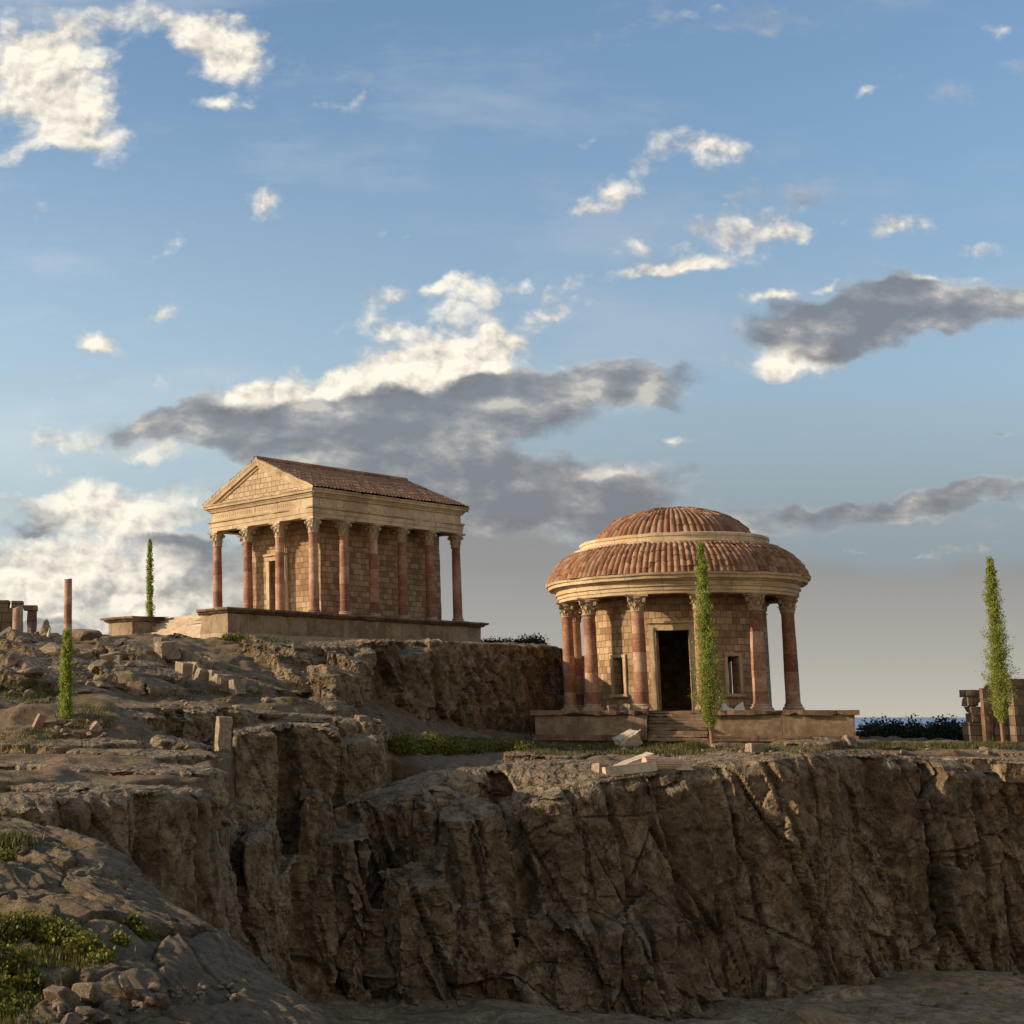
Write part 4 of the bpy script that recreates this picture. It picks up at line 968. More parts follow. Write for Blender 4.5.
# thin strata dipping to the right beside the path
bx = []
for k in range(22):
    u = k/21; px = 190+135*rr.random(); py = 640+(px-190)*.17+36*u*(1-(px-190)/300); bx.append((px, py, 60-8*u, rr.uniform(2.4, 4.6), rr.uniform(.35, .8), -.33, .1, -18+rr.uniform(-8, 8)))
outcrop('layered_rock', bx, .06*HI, 'ledge', zb=.42, S=.5, seed=66, A=.35, strata=.05, big=.5)
bx = [(70,703,40.5,5.6,1.6,-.04,.12,4),(20,712,38.5,3.0,1.2,.02,.1,0),(125,712,38.8,2.6,1.4,-.12,.1,-8),(60,742,33.6,4.0,1.4,0,.05,0),(140,752,32.4,3.4,1.5,-.03,.08,5),(185,742,35.0,1.6,1.2,-.2,.1,0),(110,722,37.2,2.2,.9,-.1,.1,0),(20,764,30.6,4.5,1.5,0,.05,3),(110,768,29.8,3.5,1.4,-.04,.06,-4),(175,768,30.2,2.0,1.6,-.06,.06,4),(0,784,27.6,3.5,1.6,0,.04,0),(90,786,27.4,3.0,1.4,-.03,.05,6)]
outcrop('flat_rock', bx, .06*HI, 'ledge', zb=.8, S=.6, seed=71, A=.6, strata=.07, big=.6)
bx = [(905,752,48.6,4.6,1.6,-.03,.04,-3),(965,751,49.2,4.4,1.6,.02,.03,2),(1020,752,48.8,3.6,1.5,0,.04,0),(880,746,50.5,2.6,1.2,-.02,.04,4),(990,758,46.4,4.0,1.3,-.02,.05,-2),(925,759,46.2,2.6,1.1,-.03,.05,3),(1035,762,45.6,3.2,1.3,0,.05,0),(805,741,50,2.4,1.2,.05,.1,0),(832,738,50.6,1.7,1.1,-.10,.1,10),(868,743,50.6,1.6,1.0,-.1,.1,0),(1080,750,48,4,3,0,0,0)]
outcrop('flat_slab_rock', bx, .06*HI, 'cliff', zb=.62, S=.55, seed=75, A=.5, strata=.03, big=.6)
bx = [(560,754,47.5,2.4,1.6,.02,.1,0),(600,762,45.4,3.2,1.7,.0,.08,4),(660,762,45.2,3.6,1.6,.02,.06,-3),(720,756,45.6,3.2,1.6,.03,.06,0),(780,748,46.5,3.2,1.6,0,.05,0),(640,770,44.0,2.6,1.2,.0,.1,3),(700,764,44.2,2.8,1.2,.0,.1,-5),(530,752,49,1.8,1.2,.05,.1,0),(752,750,47,2,1,0,.1,0),(600,772,43.6,2.0,1.1,0,.1,0)]
outcrop('rim_rock', bx, .06*HI, 'cliff', zb=.8, S=.6, seed=78, A=.6, big=.6)
# ------------------------------------------------------------------ ground below, foreground slope, sea
def patch(name, x0, x1, y0, y1, nx, ny, fz, mat, keep=None):
    X = np.linspace(x0, x1, nx); Y = np.linspace(y0, y1, ny); A, B = np.meshgrid(X, Y, indexing='ij'); q = np.stack([A.ravel(), B.ravel(), np.zeros(A.size)], 1)
    z = fz(q); I = np.arange(nx*ny).reshape(nx, ny); Fq = np.stack([I[:-1, :-1], I[1:, :-1], I[1:, 1:], I[:-1, 1:]], 2).reshape(-1, 4)
    V = np.stack([q[:, 0], q[:, 1], z], 1)
    return tag(obj(name, V, Fq, M[mat], smooth=True), kind='structure')
def lowz(q):
    z = ZL+fbm(q, .12, 3, 80)*.5+fbm(q, .6, 4, 81)*.22
    f1, f2, r, o = vor(q*np.array([.45, 1.0, 1]), 82); z += ((r[:, 0]-.5)*.16+(o*(r-.5)).sum(1)*.3)*sst(fbm(q, .3, 2, 83), -.1, .25)
    z += .8*sst(4.0-np.hypot((q[:, 0]-17.0)/1.3, (q[:, 1]-38.6)/.45), 0, 3.5)*(.8+.8*fbm(q, .7, 3, 84))
    k = (q[:, 1]*1.0+q[:, 0]*.12+.5*vn(q, .4, 86))/.5; fr = k-np.floor(k); z += .10*(sst(fr, 0, .8)-sst(fr, .85, 1))*sst(fbm(q, .25, 2, 87), -.15, .2)
    z += .3*sst(q[:, 1], 40.5, 43.5)
    return z
patch('lower_ground', 0, 60, 34, 47, 700, 260, lowz, 'lower')
patch('plain', -260, 260, -260, 60, 130, 80, lambda q: ZL-.35+fbm(q, .03, 3, 85)*.8*sst(np.hypot(q[:,0]-25,q[:,1]-40),20,60), 'lower')
b = MB(); b.grid([[(x, y, -12) for y in (-20000, 20000)] for x in (-20000, 20000)]); 
m, g, bs = newmat('sea_water'); n = g.noise(g.mapping(pos(g), scale=(1, 1, 1)), .25, 6, .6)
bs.inputs['Base Color'].default_value = (.15, .22, .36, 1); bs.inputs['Roughness'].default_value = .38; bs.inputs['Specular IOR Level'].default_value = .3
g.lk(g.bump(n, .5, .6), bs.inputs['Normal']); M['sea'] = m
b = MB().grid([[(x, y, -12.5) for y in (-3000, 300, 9000, 50000)] for x in (-50000, -3000, 3000, 50000)]); tag(b.build('sea', m), kind='structure')
# foreground slope, lower left
def fgz(q):
    x, y = q[:, 0], q[:, 1]
    return x*0
FG = [(pl([(-90,812,21.5),(0,812,21.5),(40,826,20.6),(95,838,19.4),(120,852,18.6),(150,880,17.6),(185,910,16.6),(240,946,15.6),(290,990,14.6),(340,1030,13.8),(420,1090,12.8),(300,1180,9.5),(-60,1180,9.5)]), -6.5, .28)]
def fg():
    me = None
    C = np.array([list(at(*p)) for p in [(-60,812,21.8),(0,812,21.6),(45,826,20.6),(95,838,19.4),(125,852,18.6),(155,880,17.6),(190,910,16.6),(245,946,15.6),(292,990,14.6),(345,1030,13.8),(420,1090,12.6),
        (0,860,17.5),(60,868,17.0),(100,880,16.6),(0,905,15.2),(60,915,14.8),(110,925,14.7),(170,950,14.4),(0,960,13.6),(60,965,13.4),(120,975,13.2),(180,985,13.4),(240,1005,13.4),(0,1020,12.3),(80,1020,12.2),(160,1024,12.4),(260,1040,12.4),(-60,1020,12),(-60,900,15.4),(0,1100,10.5),(160,1110,10.5),(320,1120,11)]])
    E = C[:11, :2]
    X = np.linspace(-6, 5.5, 560); Y = np.linspace(8, 24, 760); A, B = np.meshgrid(X, Y, indexing='ij'); q = np.stack([A.ravel(), B.ravel(), np.zeros(A.size)], 1)
    z = rbf(C, q[:, :2])
    # signed distance beyond the brow
    E2 = np.concatenate([[[-30, E[0, 1]+1]], E, [[9, 6]]]); d = np.full(len(q), 1e9); sg = np.ones(len(q))
    for i in range(len(E2)-1):
        a, b_ = E2[i], E2[i+1]; ab = b_-a; t = np.clip(((q[:, :2]-a)@ab)/(ab@ab), 0, 1); pr = a+t[:, None]*ab; dd = q[:, :2]-pr; L = np.hypot(dd[:, 0], dd[:, 1])
        cr = ab[0]*dd[:, 1]-ab[1]*dd[:, 0]; m = L < d; d[m] = L[m]; sg[m] = np.sign(cr[m])
    out = d*sg
    W = q+np.stack([fbm(q, .6, 3, 90+k) for k in range(3)], 1)*.8
    # layered sheets dipping to the right, ribs along the slope
    z = z+fbm(q, .5, 3, 95)*.22
    k = (W[:, 1]*.466+W[:, 0]*.886+z*.9)/.50; fr = k-np.floor(k); z += .15*(sst(fr, 0, .9)-sst(fr, .92, 1))*sst(fbm(q, .4, 2, 96), -.3, .1)
    k2 = (W[:, 1]*.466+W[:, 0]*.886+.15*z)/.16; fr = k2-np.floor(k2); z += .014*(sst(fr, 0, .8)-sst(fr, .85, 1))
    f1, f2, r, o = vor(W*np.array([1.1, .75, 1]), 97); z += ((r[:, 0]-.5)*.10+(o*(r-.5)).sum(1)*.24-.05*sst(.06-(f2-f1), 0, .06))*sst(-out, -.2, 1.0)
    f1, f2, r, o = vor(W*4.2, 98); z += (r[:, 0]-.5)*.012+(o*(r-.5)).sum(1)*.035
    z += fbm(W*np.array([1, .35, 1]), 4, 4, 99)*.03
    z -= sst(out, -.15, 1.2)*1.6+np.maximum(out-.6, 0)*2.3
    V = np.stack([q[:, 0], q[:, 1], z], 1); I = np.arange(len(X)*len(Y)).reshape(len(X), len(Y)); Fq = np.stack([I[:-1, :-1], I[1:, :-1], I[1:, 1:], I[:-1, 1:]], 2).reshape(-1, 4)
    Fq = Fq[z[Fq].max(1) > ZL-.6]
    tag(obj('foreground_slope', V, Fq, M['slab'], smooth=True), kind='structure')
    return C
FGC = fg()
def fgh(x, y): return float(rbf(FGC, np.array([[x, y]]))[0])
# BVH of everything solid so far, used to stand things on the ground
from mathutils.bvhtree import BVHTree
TER = {}
for o in list(COL.objects):
    if o.get('kind') == 'structure' and o.type == 'MESH' and o.name != 'sea':
        TER[o.name] = BVHTree.FromPolygons([v.co for v in o.data.vertices], [tuple(p.vertices) for p in o.data.polygons])
def hgt(x, y, z0=30.0):
    "highest rock or ground under (x, y)"
    best = -50
    for t in TER.values():
        h = t.ray_cast(Vector((x, y, z0)), Vector((0, 0, -1)))
        if h[0] is not None and h[0].z > best: best = h[0].z
    return best
def hit(px, py):
    "first rock or ground seen at a pixel"
    d = at(px, py, 1).normalized(); best = None
    for t in TER.values():
        h = t.ray_cast(Vector((0, 0, 0)), d)
        if h[0] is not None and (best is None or h[3] < best[1]): best = (h[0], h[3], h[1])
    return best
# more stone kinds
M['palewhite'] = mat_stone('weathered_marble', (.58, .47, .34), (.42, .33, .23), (.42, .31, .2), 1.5)
M['paleblock'] = mat_rock('squared_rock', (.16, .115, .075), (.30, .225, .15), (.46, .37, .27), 2.4, .2, .1, .3)
M['pinkish'] = mat_rock('pink_rock', (.25, .16, .12), (.42, .29, .22), (.55, .42, .33), 3, 0, 0, .1)
M['shaftpale'] = mat_shaft('pale_shaft_stone', (.33, .20, .14), (.42, .29, .21), (.52, .40, .30))
M['redpale'] = mat_stone('pinkish_marble', (.52, .36, .26), (.42, .26, .18), (.55, .42, .32), 2.0)
# ------------------------------------------------------------------ loose stones
def ico(sub):
    bm = bmesh.new(); bmesh.ops.create_icosphere(bm, subdivisions=sub, radius=1); V = np.array([v.co[:] for v in bm.verts]); Fc = [tuple(v.index for v in f.verts) for f in bm.faces]; bm.free(); return V, Fc
ICO = {k: ico(k) for k in (2, 3, 4)}
def stone_mesh(seed, sub=4, npl=11, rough=.035, blocky=0):
    V, Fc = ICO[sub]; rn = np.random.default_rng(seed); Nn = rn.normal(size=(npl, 3)); Nn /= np.linalg.norm(Nn, axis=1)[:, None]; D = rn.uniform(.55, .95, npl)
    if blocky: Nn = np.concatenate([Nn[:3], np.eye(3), -np.eye(3)]); D = np.concatenate([rn.uniform(.95, 1.15, 3), rn.uniform(.6, .75, 6)])
    r = np.full(len(V), 1.15)
    for n, d in zip(Nn, D):
        c = V@n; m = c > .05; r[m] = np.minimum(r[m], d/c[m])
    P = V*r[:, None]; P = P+V*(fbm(P, 1.6, 3, seed)*rough*2+fbm(P, 6, 3, seed+4)*rough)[:, None]
    return P, Fc
SM = {}
def stone(name, p, size, seed, mat='boulder', rot=None, sub=4, blocky=0, **k):
    key = (seed, sub, blocky, mat)
    if key not in SM:
        V, Fc = stone_mesh(seed, sub, blocky=blocky); o = obj(name, V, Fc, M[mat], smooth=True, autos=40); SM[key] = o.data
    else:
        o = bpy.data.objects.new(name, SM[key]); COL.objects.link(o)
    o.location = p; o.scale = size; rr = random.Random(seed*31+int(p[0]*100)); o.rotation_euler = rot if rot else (rr.uniform(-.3, .3), rr.uniform(-.3, .3), rr.uniform(0, 6.28))
    return tag(o, **k)
def block(name, p, dims, rot, seed, mat='boulder', chip=.12, **k):
    b = MB().box((-dims[0]/2, -dims[1]/2, 0), dims[:2]and(dims[0]/2, dims[1]/2, dims[2]), max(.05, min(dims)/4), chip*min(dims), .03*min(dims)+.01, seed)
    o = b.build(name, M[mat], uvmode='box', smooth=True, autos=38); o.location = p; o.rotation_euler = rot; return tag(o, **k)
def gp(px, py, dz=0):
    h = hit(px, py)
    while h is None: py += 2; h = hit(px, py)
    p = h[0].copy(); p.z += dz; return p
def s2p(p): return p.length/F   # metres per pixel there
# big boulders one can tell apart
BL = [(85,636,22,7,'flat topped boulder on the skyline right of the tall broken column'),(850,742,9,6,'angular pale boulder at the cliff rim right of the round temple podium'),
 (22,640,8,5,'rounded boulder below the stump of the column on the far left'),(31,672,16,8,'big rounded boulder on the left hillside above the grass'),(100,664,14,7,'large rough boulder right of the green shrub-like cypress, upper hillside'),
 (117,657,13,6,'long grey boulder leaning at the head of the left stone row'),(83,655,10,6,'rounded boulder just right of the tall column foot'),(50,650,15,8,'large cracked boulder under the white statue fragment'),
 (12,660,9,6,'low dark boulder at the left edge of the hillside'),(128,690,8,4,'pale angular boulder below the left stone row'),(83,690,10,5,'flat pale boulder beside the small cypress'),
 (300,645,9,4,'flat boulder under the wall of the rectangular temple podium'),(330,710,9,6,'slanted boulder lying at the foot of the upper cliff'),(362,718,8,5,'smaller slanted boulder on the ramp below the upper cliff'),
 (55,668,7,4,'small boulder below the large cracked boulder'),(253,690,9,4,'pale rounded stone at the end of the right stone row'),(240,687,2.6,2.2,'tiny white pebble-like stone on the path near the right stone row')]
for i, (px, py, rx, rz, lab) in enumerate(BL):
    p = gp(px, py+rz*.5); m = s2p(p); stone('boulder', (p.x, p.y+rx*m*.3, p.z+rz*m*.25), (rx*m, rx*m*.8, rz*m*1.1), 100+i % 7, 'white' if 'tiny white' in lab else 'boulder', label=lab, cat='boulder')
stone('boulder', gp(96, 730, .08), (.17, .15, .13), 101, 'pinkish', label='smooth pinkish boulder on the rubble edge right of the small cypress', cat='boulder') if 'pinkish' in M else stone('boulder', gp(96, 730, .18), (.30, .26, .26), 101, 'white', label='smooth pale pinkish boulder on the rubble edge right of the small cypress', cat='boulder')
# medium rubble on the hillside: nothing tells one from another
RB = random.Random(3); n = 0
for (x0, x1, y0, y1, cnt, r0, r1, lab, grp) in (
    (0,60,676,700,16,2,5,'loose grey rubble stone at the foot of the left outcrop above the grass','rubble below the left outcrop'),
    (96,150,655,694,26,3,8,'loose angular rubble stone among the broken row left of the path','rubble left of the path'),
    (70,104,652,690,8,2,5,'loose rubble stone on the outcrop behind the small cypress','rubble behind the small cypress'),
    (48,110,722,738,26,1.5,4,'small pale rubble stone on the ledge rim below the small cypress','rubble on the ledge rim'),
    (195,232,735,746,16,1.5,4,'small dark rubble stone at the foot of the upright stub stone','rubble by the upright stone'),
    (250,340,668,705,12,1.5,4.5,'loose rubble stone on the slope right of the path','rubble right of the path'),
    (320,392,690,726,18,1.5,4.5,'loose stone on the ramp under the upper cliff','stones under the upper cliff'),
    (395,520,742,756,14,1,2.6,'small stone on the bare ground before the grass strip','stones before the grass strip'),
    (560,1010,745,756,40,1,3.2,'small stone lying along the flat cliff rim','stones along the cliff rim'),
    (330,1020,972,1012,46,1.5,5,'small stone on the ground below the cliff','stones below the cliff'),
    (150,330,700,716,22,1.2,3.6,'small stone on the terrace below the path','stones on the terrace')):
    for k in range(cnt):
        px, py = RB.uniform(x0, x1), RB.uniform(y0, y1)
        h = hit(px, py)
        if h is None or h[2].z < .25: continue
        p = h[0]; m = s2p(p); r = RB.uniform(r0, r1)*m
        stone('stone', (p.x, p.y, p.z+r*.2), (r*RB.uniform(.9, 1.5), r, r*RB.uniform(.5, .85)), 200+RB.randrange(8), 'boulder', sub=3, label=lab, cat='stone', group=grp); n += 1
# rows of squared stones beside the path
def stone_row(a, b, cnt, wpx, hpx, lab, grp, dz=0):
    pa, pb = gp(*a), gp(*b); d = (pb-pa); yaw = math.atan2(d.y, d.x)
    for i in range(cnt):
        t = i/(cnt-1); px, py = a[0]+(b[0]-a[0])*t, a[1]+(b[1]-a[1])*t; p = gp(px+RB.uniform(-1.5, 1.5), py+RB.uniform(-1.2, 1.2)); m = s2p(p); w = wpx*m*RB.uniform(.65, 1.25); h = 1.45*hpx*m*RB.uniform(.85, 1.15)
        block('squared_stone', (p.x, p.y+.1, p.z-h*.35), (w, w*1.9, h*1.2), (R(RB.uniform(-9, 9)), R(9+RB.uniform(-12, 12)), yaw+R(-22+RB.uniform(-16, 16))), 300+i, 'paleblock', .2, label=lab, cat='stone block', group=grp)
stone_row((158, 650), (203, 671), 7, 11, 9, 'squared pale stone of the upper row descending right of the path', 'upper row of squared stones')
stone_row((182, 674), (236, 692), 7, 12, 10, 'squared pale stone of the lower row descending right of the path', 'lower row of squared stones')
stone_row((108, 664), (136, 690), 6, 8, 10, 'squared pale stone of the tumbled row left of the path', 'tumbled row of squared stones')
# upright stub stone by the block
p = at(223, 752, 34.0); block('upright_stone', (p.x, p.y, p.z), (.33, .40, .82), (R(2), R(2), R(8)), 320, 'paleblock', .18, label='upright pale stub of stone standing beside the big rock block', cat='stone')
p = gp(36, 727); block('broken_red_stone', (p.x, p.y, p.z-.05), (.20, .2, .38), (R(10), R(24), R(20)), 321, 'redstone', .2, label='broken red stone piece leaning on the left ledge', cat='stone')
# ------------------------------------------------------------------ ruins, far left
def along(px0, px1, Y): 
    a, b = at(px0, 700, Y), at(px1, 700, Y); return a.x, b.x
Yr = 61
x0, x1 = along(-60, 20.5, Yr); zt = at(0, 600, Yr).z; zg = at(0, 645, Yr).z-.4
b = MB(); b.box((x0, Yr, zg), (x1, Yr+.8, zt-.32), .3, .06, .03, 400); b.box((x0, Yr+.02, zt-.317), (x1-.55, Yr+.78, zt), .3, .06, .03, 401); b.box((x1-.45, Yr+.03, zt-.316), (x1+.03, Yr+.77, zt-.02), .2, .06, .03, 402)
tag(b.build('ruined_wall', M['blockdark'], uvmode='box'), 'brown block wall of a ruin at the left edge of the picture', 'wall')
def stump(px, pyb, pyt, Y, r, lab, seed, mat='shaft'):
    p = at(px, pyb, Y); t = at(px, pyt, Y); H = t.z-p.z
    b = MB(); n = 14; b.lathe([(r*(1.16 if i == 0 else 1.0)*(1-.10*i/n), H*i/n) for i in range(n+1)]+[(0, H+.02)], 24); V = b.arr(); V[:, :2] *= (1+.06*fbm(V+seed, 1.8, 3, seed))[:, None]
    V[:, 2] += np.where(V[:, 2] > H*.97, .10*fbm(V+seed, 2.5, 2, seed)*2, 0)
    o = obj('broken_column', V, b.f, M[mat], smooth=True, autos=40, loc=(p.x, p.y, p.z)); return tag(o, lab, 'column')
stump(17.5, 643, 607.5, 59, .235, 'short pinkish column stump in front of the ruined block wall', 5, 'shaftpale' if 'shaftpale' in M else 'shaft')
stump(67.7, 645, 579, 57.5, .17, 'tall thin red broken column standing alone on the left hilltop', 9)
x0, x1 = along(26, 35, 60.2); z1 = at(0, 610, 60.2).z; zg = at(0, 642, 60.2).z-.2
b = MB(); b.box((x0, 60.2, zg), (x1, 60.7, z1), .16, .08, .03, 410); o = b.build('ruined_pier', M['blockdark'], uvmode='box'); tag(o, 'dark stone pier with a capping slab right of the short column stump', 'pier')
xa, _ = along(22.5, 26, 60.2); b = MB(); b.box((xa, 60.15, z1+.003), (x1+.03, 60.8, z1+.20), .16, .05, .02, 411); b.build('lintel', M['blockdark'], o, uvmode='box')
p = at(37.5, 641, 60); block('stone_block', (p.x, p.y, p.z), (.25, .4, .38), (0, 0, .1), 412, 'blockdark', .2, label='small brown block at the foot of the dark stone pier', cat='stone block')
p = at(4, 634, 58.5); block('marble_slab', (p.x, p.y, p.z), (.75, .5, .12), (0, R(-36), .1), 413, 'white', .2, label='pale slab leaning against the ruined block wall', cat='slab')
# weathered statue fragment: rounded head on hunched shoulders and a slanting drapery piece
p = at(48, 642, 58.5); b = MB()
for (c, s, k) in (((-.12, 0, .72), (.19, .18, .22), 1), ((-.08, 0, .42), (.27, .22, .27), 2), ((.06, 0, .18), (.46, .28, .24), 3), ((.38, 0, .10), (.36, .24, .15), 4)):
    V, Fc = stone_mesh(500+k, 3, 16, .04); b.add(V*np.array(s)+np.array(c), Fc)
V = b.arr(); me = bpy.data.meshes.new('t'); o = obj('statue_fragment', V, b.f, M['paleblock'], smooth=True, loc=(p.x, p.y, p.z)); m_ = o.modifiers.new('r', 'REMESH'); m_.mode = 'VOXEL'; m_.voxel_size = .03; m_.use_smooth_shade = True
tag(o, 'weathered white statue fragment with a rounded head on the left hilltop', 'statue')
b = MB().tube([(-.02, -.26, .10), (.04, -.24, .30), (.10, -.2, .58)], [.05, .06, .03], 8); b.build('drapery', M['white'], o, smooth=True)
# ------------------------------------------------------------------ ruin, far right
Yq = 59
zg = at(0, 748, Yq).z-.3; root = empty('ruined_building', (at(1010, 748, Yq).x, Yq, zg), 0, label='ruined block building with a stepped broken edge at the right border', cat='ruin')
def rp(px, Y=Yq): return at(px, 700, Y).x-root.location.x
def rz(py, Y=Yq): return at(0, py, Y).z-zg
b = MB(); 
for i, (a, py0, py1) in enumerate(((973, 760, 722), (977, 722.1, 713), (976, 713.1, 706), (974, 706.1, 697), (973, 697.1, 689.5))): b.box((rp(a), .4, rz(py0)), (rp(986), .95, rz(py1)-.003), .2, .06, .03, 420+i)
b.build('side_wall', M['blockdark'], root, uvmode='box')
b = MB(); b.box((rp(984.5), .1, 0), (rp(994), .34, rz(688)), .2, .06, .02, 430, Matrix.Translation((0, 0, 0)) @ Matrix.Rotation(R(0), 4, 'Y')); b.build('pilaster', M['podiumtop'], root, uvmode='box')
b = MB(); b.box((rp(994)+.01, .15, 0), (rp(1008), .7, rz(683)), .25, .06, .03, 431); b.build('back_wall', M['blockdark'], root, uvmode='box')
b = MB(); b.box((rp(1008)+.01, -.35, 0), (rp(1200), .5, rz(688)), .3, .05, .03, 432); b.box((rp(1008)-.05, -.4, rz(688)+.003), (rp(1120), .55, rz(679)), .3, .06, .03, 433); b.build('front_wall', M['blockdark'], root, uvmode='box')
# ------------------------------------------------------------------ fallen pieces in front of the round temple
def fallen(name, px, py, Y, dims, rot, seed, mat, lab, chip=.12):
    p = gp(px, py); return block(name, (p.x, p.y, p.z-.05), dims, rot, seed, mat, chip, label=lab, cat='fragment')
# the big white carved fragment
p = gp(628, 746); o = stone('carved_fragment', (p.x, p.y, p.z+.22), (.68, .42, .42), 133, 'palewhite', rot=(R(8), R(-24), .2), blocky=1, label='large pale marble fragment lying before the steps of the round temple', cat='fragment')
b = MB()
for k in range(3): b.tube([(-.8+.3*k, -.7, .1+.1*k), (-.3+.3*k, -.85, .5), (.3+.25*k, -.7, .55+.05*k)], [.10, .13, .06], 8)
b.build('carved_folds', M['palewhite'], o, smooth=True)
fallen('cornice_slab', 630, 764, 49.5, (1.6, .4, .15), (R(4), R(-19), R(12)), 441, 'palewhite', 'long pale cornice slab, uppermost of the leaning pair before the round temple', .2)
fallen('cornice_slab', 629, 772, 48.6, (1.6, .4, .28), (R(-3), R(-6), R(6)), 442, 'palewhite', 'long pale cornice slab with a bright end, lower of the leaning pair', .2)
fallen('stone_block', 599, 771, 49.2, (.36, .4, .28), (0, R(4), R(25)), 443, 'paleblock', 'small brown block at the left end of the leaning slabs', .2)
# fluted shaft piece lying down
p = gp(663, 769); r = .20; b = MB(); n = 96; L = np.linspace(-.58, .50, 12); A = np.linspace(0, 2*math.pi, n, endpoint=False)
G = np.array([[(x, (r-.022*abs(math.sin(a*8)))*math.cos(a), (r-.022*abs(math.sin(a*8)))*math.sin(a)) for a in A] for x in L]); b.grid(G, cv=True)
b.f.append(tuple(range(n))[::-1]); b.f.append(tuple(range(11*n, 12*n)))
o = obj('fluted_shaft_piece', rock_noise(b.arr(), .02, 4, 7), b.f, M['redpale'] if 'redpale' in M else M['redstone'], smooth=True, autos=40, loc=(p.x, p.y, p.z+.16)); o.rotation_euler = (0, R(2), R(6)); tag(o, 'pinkish fluted shaft piece lying right of the leaning slabs', 'fragment')
p = gp(684, 770); b = MB(); b.add([(-.3, -.15, 0), (.28, -.12, 0), (.26, .15, 0), (-.3, .15, 0), (-.10, -.05, .42), (-.02, .1, .38), (.02, -.1, .22), (.1, .1, .18)], [(0, 3, 2, 1), (0, 1, 6, 4), (1, 2, 7, 6), (4, 6, 7, 5), (2, 3, 5, 7), (3, 0, 4, 5)])
o = b.build('pointed_fragment', M['palewhite'], loc=(p.x, p.y, p.z)); tag(o, 'pointed pale fragment at the right end of the fluted shaft piece', 'fragment')
fallen('stone_block', 757, 751, 52, (.62, .42, .30), (0, 0, R(10)), 446, 'paleblock', 'flat brown block, lower of the pair left of the cliff rim boulders', .2)
fallen('stone_block', 764, 741.5, 52.2, (.50, .40, .36), (0, R(2), R(-12)), 447, 'podium', 'upright brown block, upper of the pair before the podium', .2)
p = at(729, 711, 60.2); b = MB(); b.add([(-.33, -.1, 0), (.30, -.1, 0), (.25, .2, 0), (-.3, .2, 0), (-.28, 0, .24), (-.10, .1, .30), (.0, 0, .12)], [(0, 3, 2, 1), (0, 1, 6, 4), (1, 2, 6), (2, 3, 5, 6), (4, 6, 5), (3, 0, 4, 5)])
tag(b.build('white_fragment', M['white'], loc=(p.x, p.y, ROT.location.z+1.255)), 'left of the two white fragments on the podium under the right window', 'fragment')
p = at(739, 711, 60.2); b = MB(); b.add([(-.28, -.1, 0), (.22, -.1, 0), (.24, .2, 0), (-.2, .2, 0), (.18, 0, .36), (.2, .12, .36), (-.08, 0, .20)], [(0, 3, 2, 1), (0, 1, 4, 6), (1, 2, 5, 4), (2, 3, 6, 5), (4, 5, 6), (3, 0, 6)])
tag(b.build('white_fragment', M['white'], loc=(p.x, p.y, ROT.location.z+1.255)), 'right, taller of the two white fragments on the podium under the right window', 'fragment')
for i, (px, w, h, lab) in enumerate(((612, .34, .22, 'broken brown block beside the left window of the round temple, leftmost of three'), (620, .28, .18, 'broken brown block beside the left window of the round temple, middle of three'), (627, .26, .27, 'broken brown block beside the left window of the round temple, rightmost of three'))):
    p = at(px, 711, 60.6); block('broken_block', (p.x, p.y, ROT.location.z+1.255), (w, .35, h), (R(5*i), R(-6+9*i), R(20*i)), 450+i, 'boulder', .25, label=lab, cat='fragment')
p = at(646, 711, 58.9); stone('stone', (p.x, p.y, ROT.location.z+1.33), (.22, .18, .12), 203, 'boulder', sub=3, label='small mossy stone on the podium edge left of the steps', cat='stone')
# ------------------------------------------------------------------ stones heaped in the foreground
RB = random.Random(12); heap = []
lab_h = 'small brown stone of the loose heap on the foreground slope'
big = [(60,998,17,11,'darkest large angular stone at the left of the foreground heap'),(88,997,19,13,'largest, blocky stone in the foreground heap'),(128,990,10,14,'upright pointed stone in the middle of the foreground heap'),(150,1000,11,8,'dark flat stone right of the upright stone in the heap'),(84,1014,11,9,'rounded stone below the largest stone of the heap'),(108,1010,11,6,'flat pale stone low in the foreground heap'),(70,1024,12,8,'rounded stone at the bottom edge of the heap'),(105,1021,9,6,'small wedge stone at the bottom edge of the heap')]
for i, (px, py, rx, rz_, lab) in enumerate(big):
    p = gp(px, min(py+rz_*.4, 1040)); m = s2p(p); stone('heap_stone', (p.x, p.y, p.z+rz_*m*.45), (rx*m, rx*m*.8, rz_*m), 140+i, 'pebble', sub=4, label=lab, cat='stone')
for k in range(52):
    t = RB.random(); px = 55+t*185; py = 1018-abs(t-.15)*38+RB.uniform(-9, 9) if t < .5 else 1000-(t-.5)*14+RB.uniform(-8, 7)
    h = hit(px, py)
    if h is None: continue
    p = h[0]; m = s2p(p); r = RB.uniform(3.2, 7)*m*(1.0 if t < .6 else .75)
    stone('heap_stone', (p.x, p.y, p.z+r*.45), (r*RB.uniform(1, 1.4), r, r*RB.uniform(.6, .85)), 150+RB.randrange(8), 'pebble', sub=3, label=lab_h, cat='stone', group='heap of small stones')
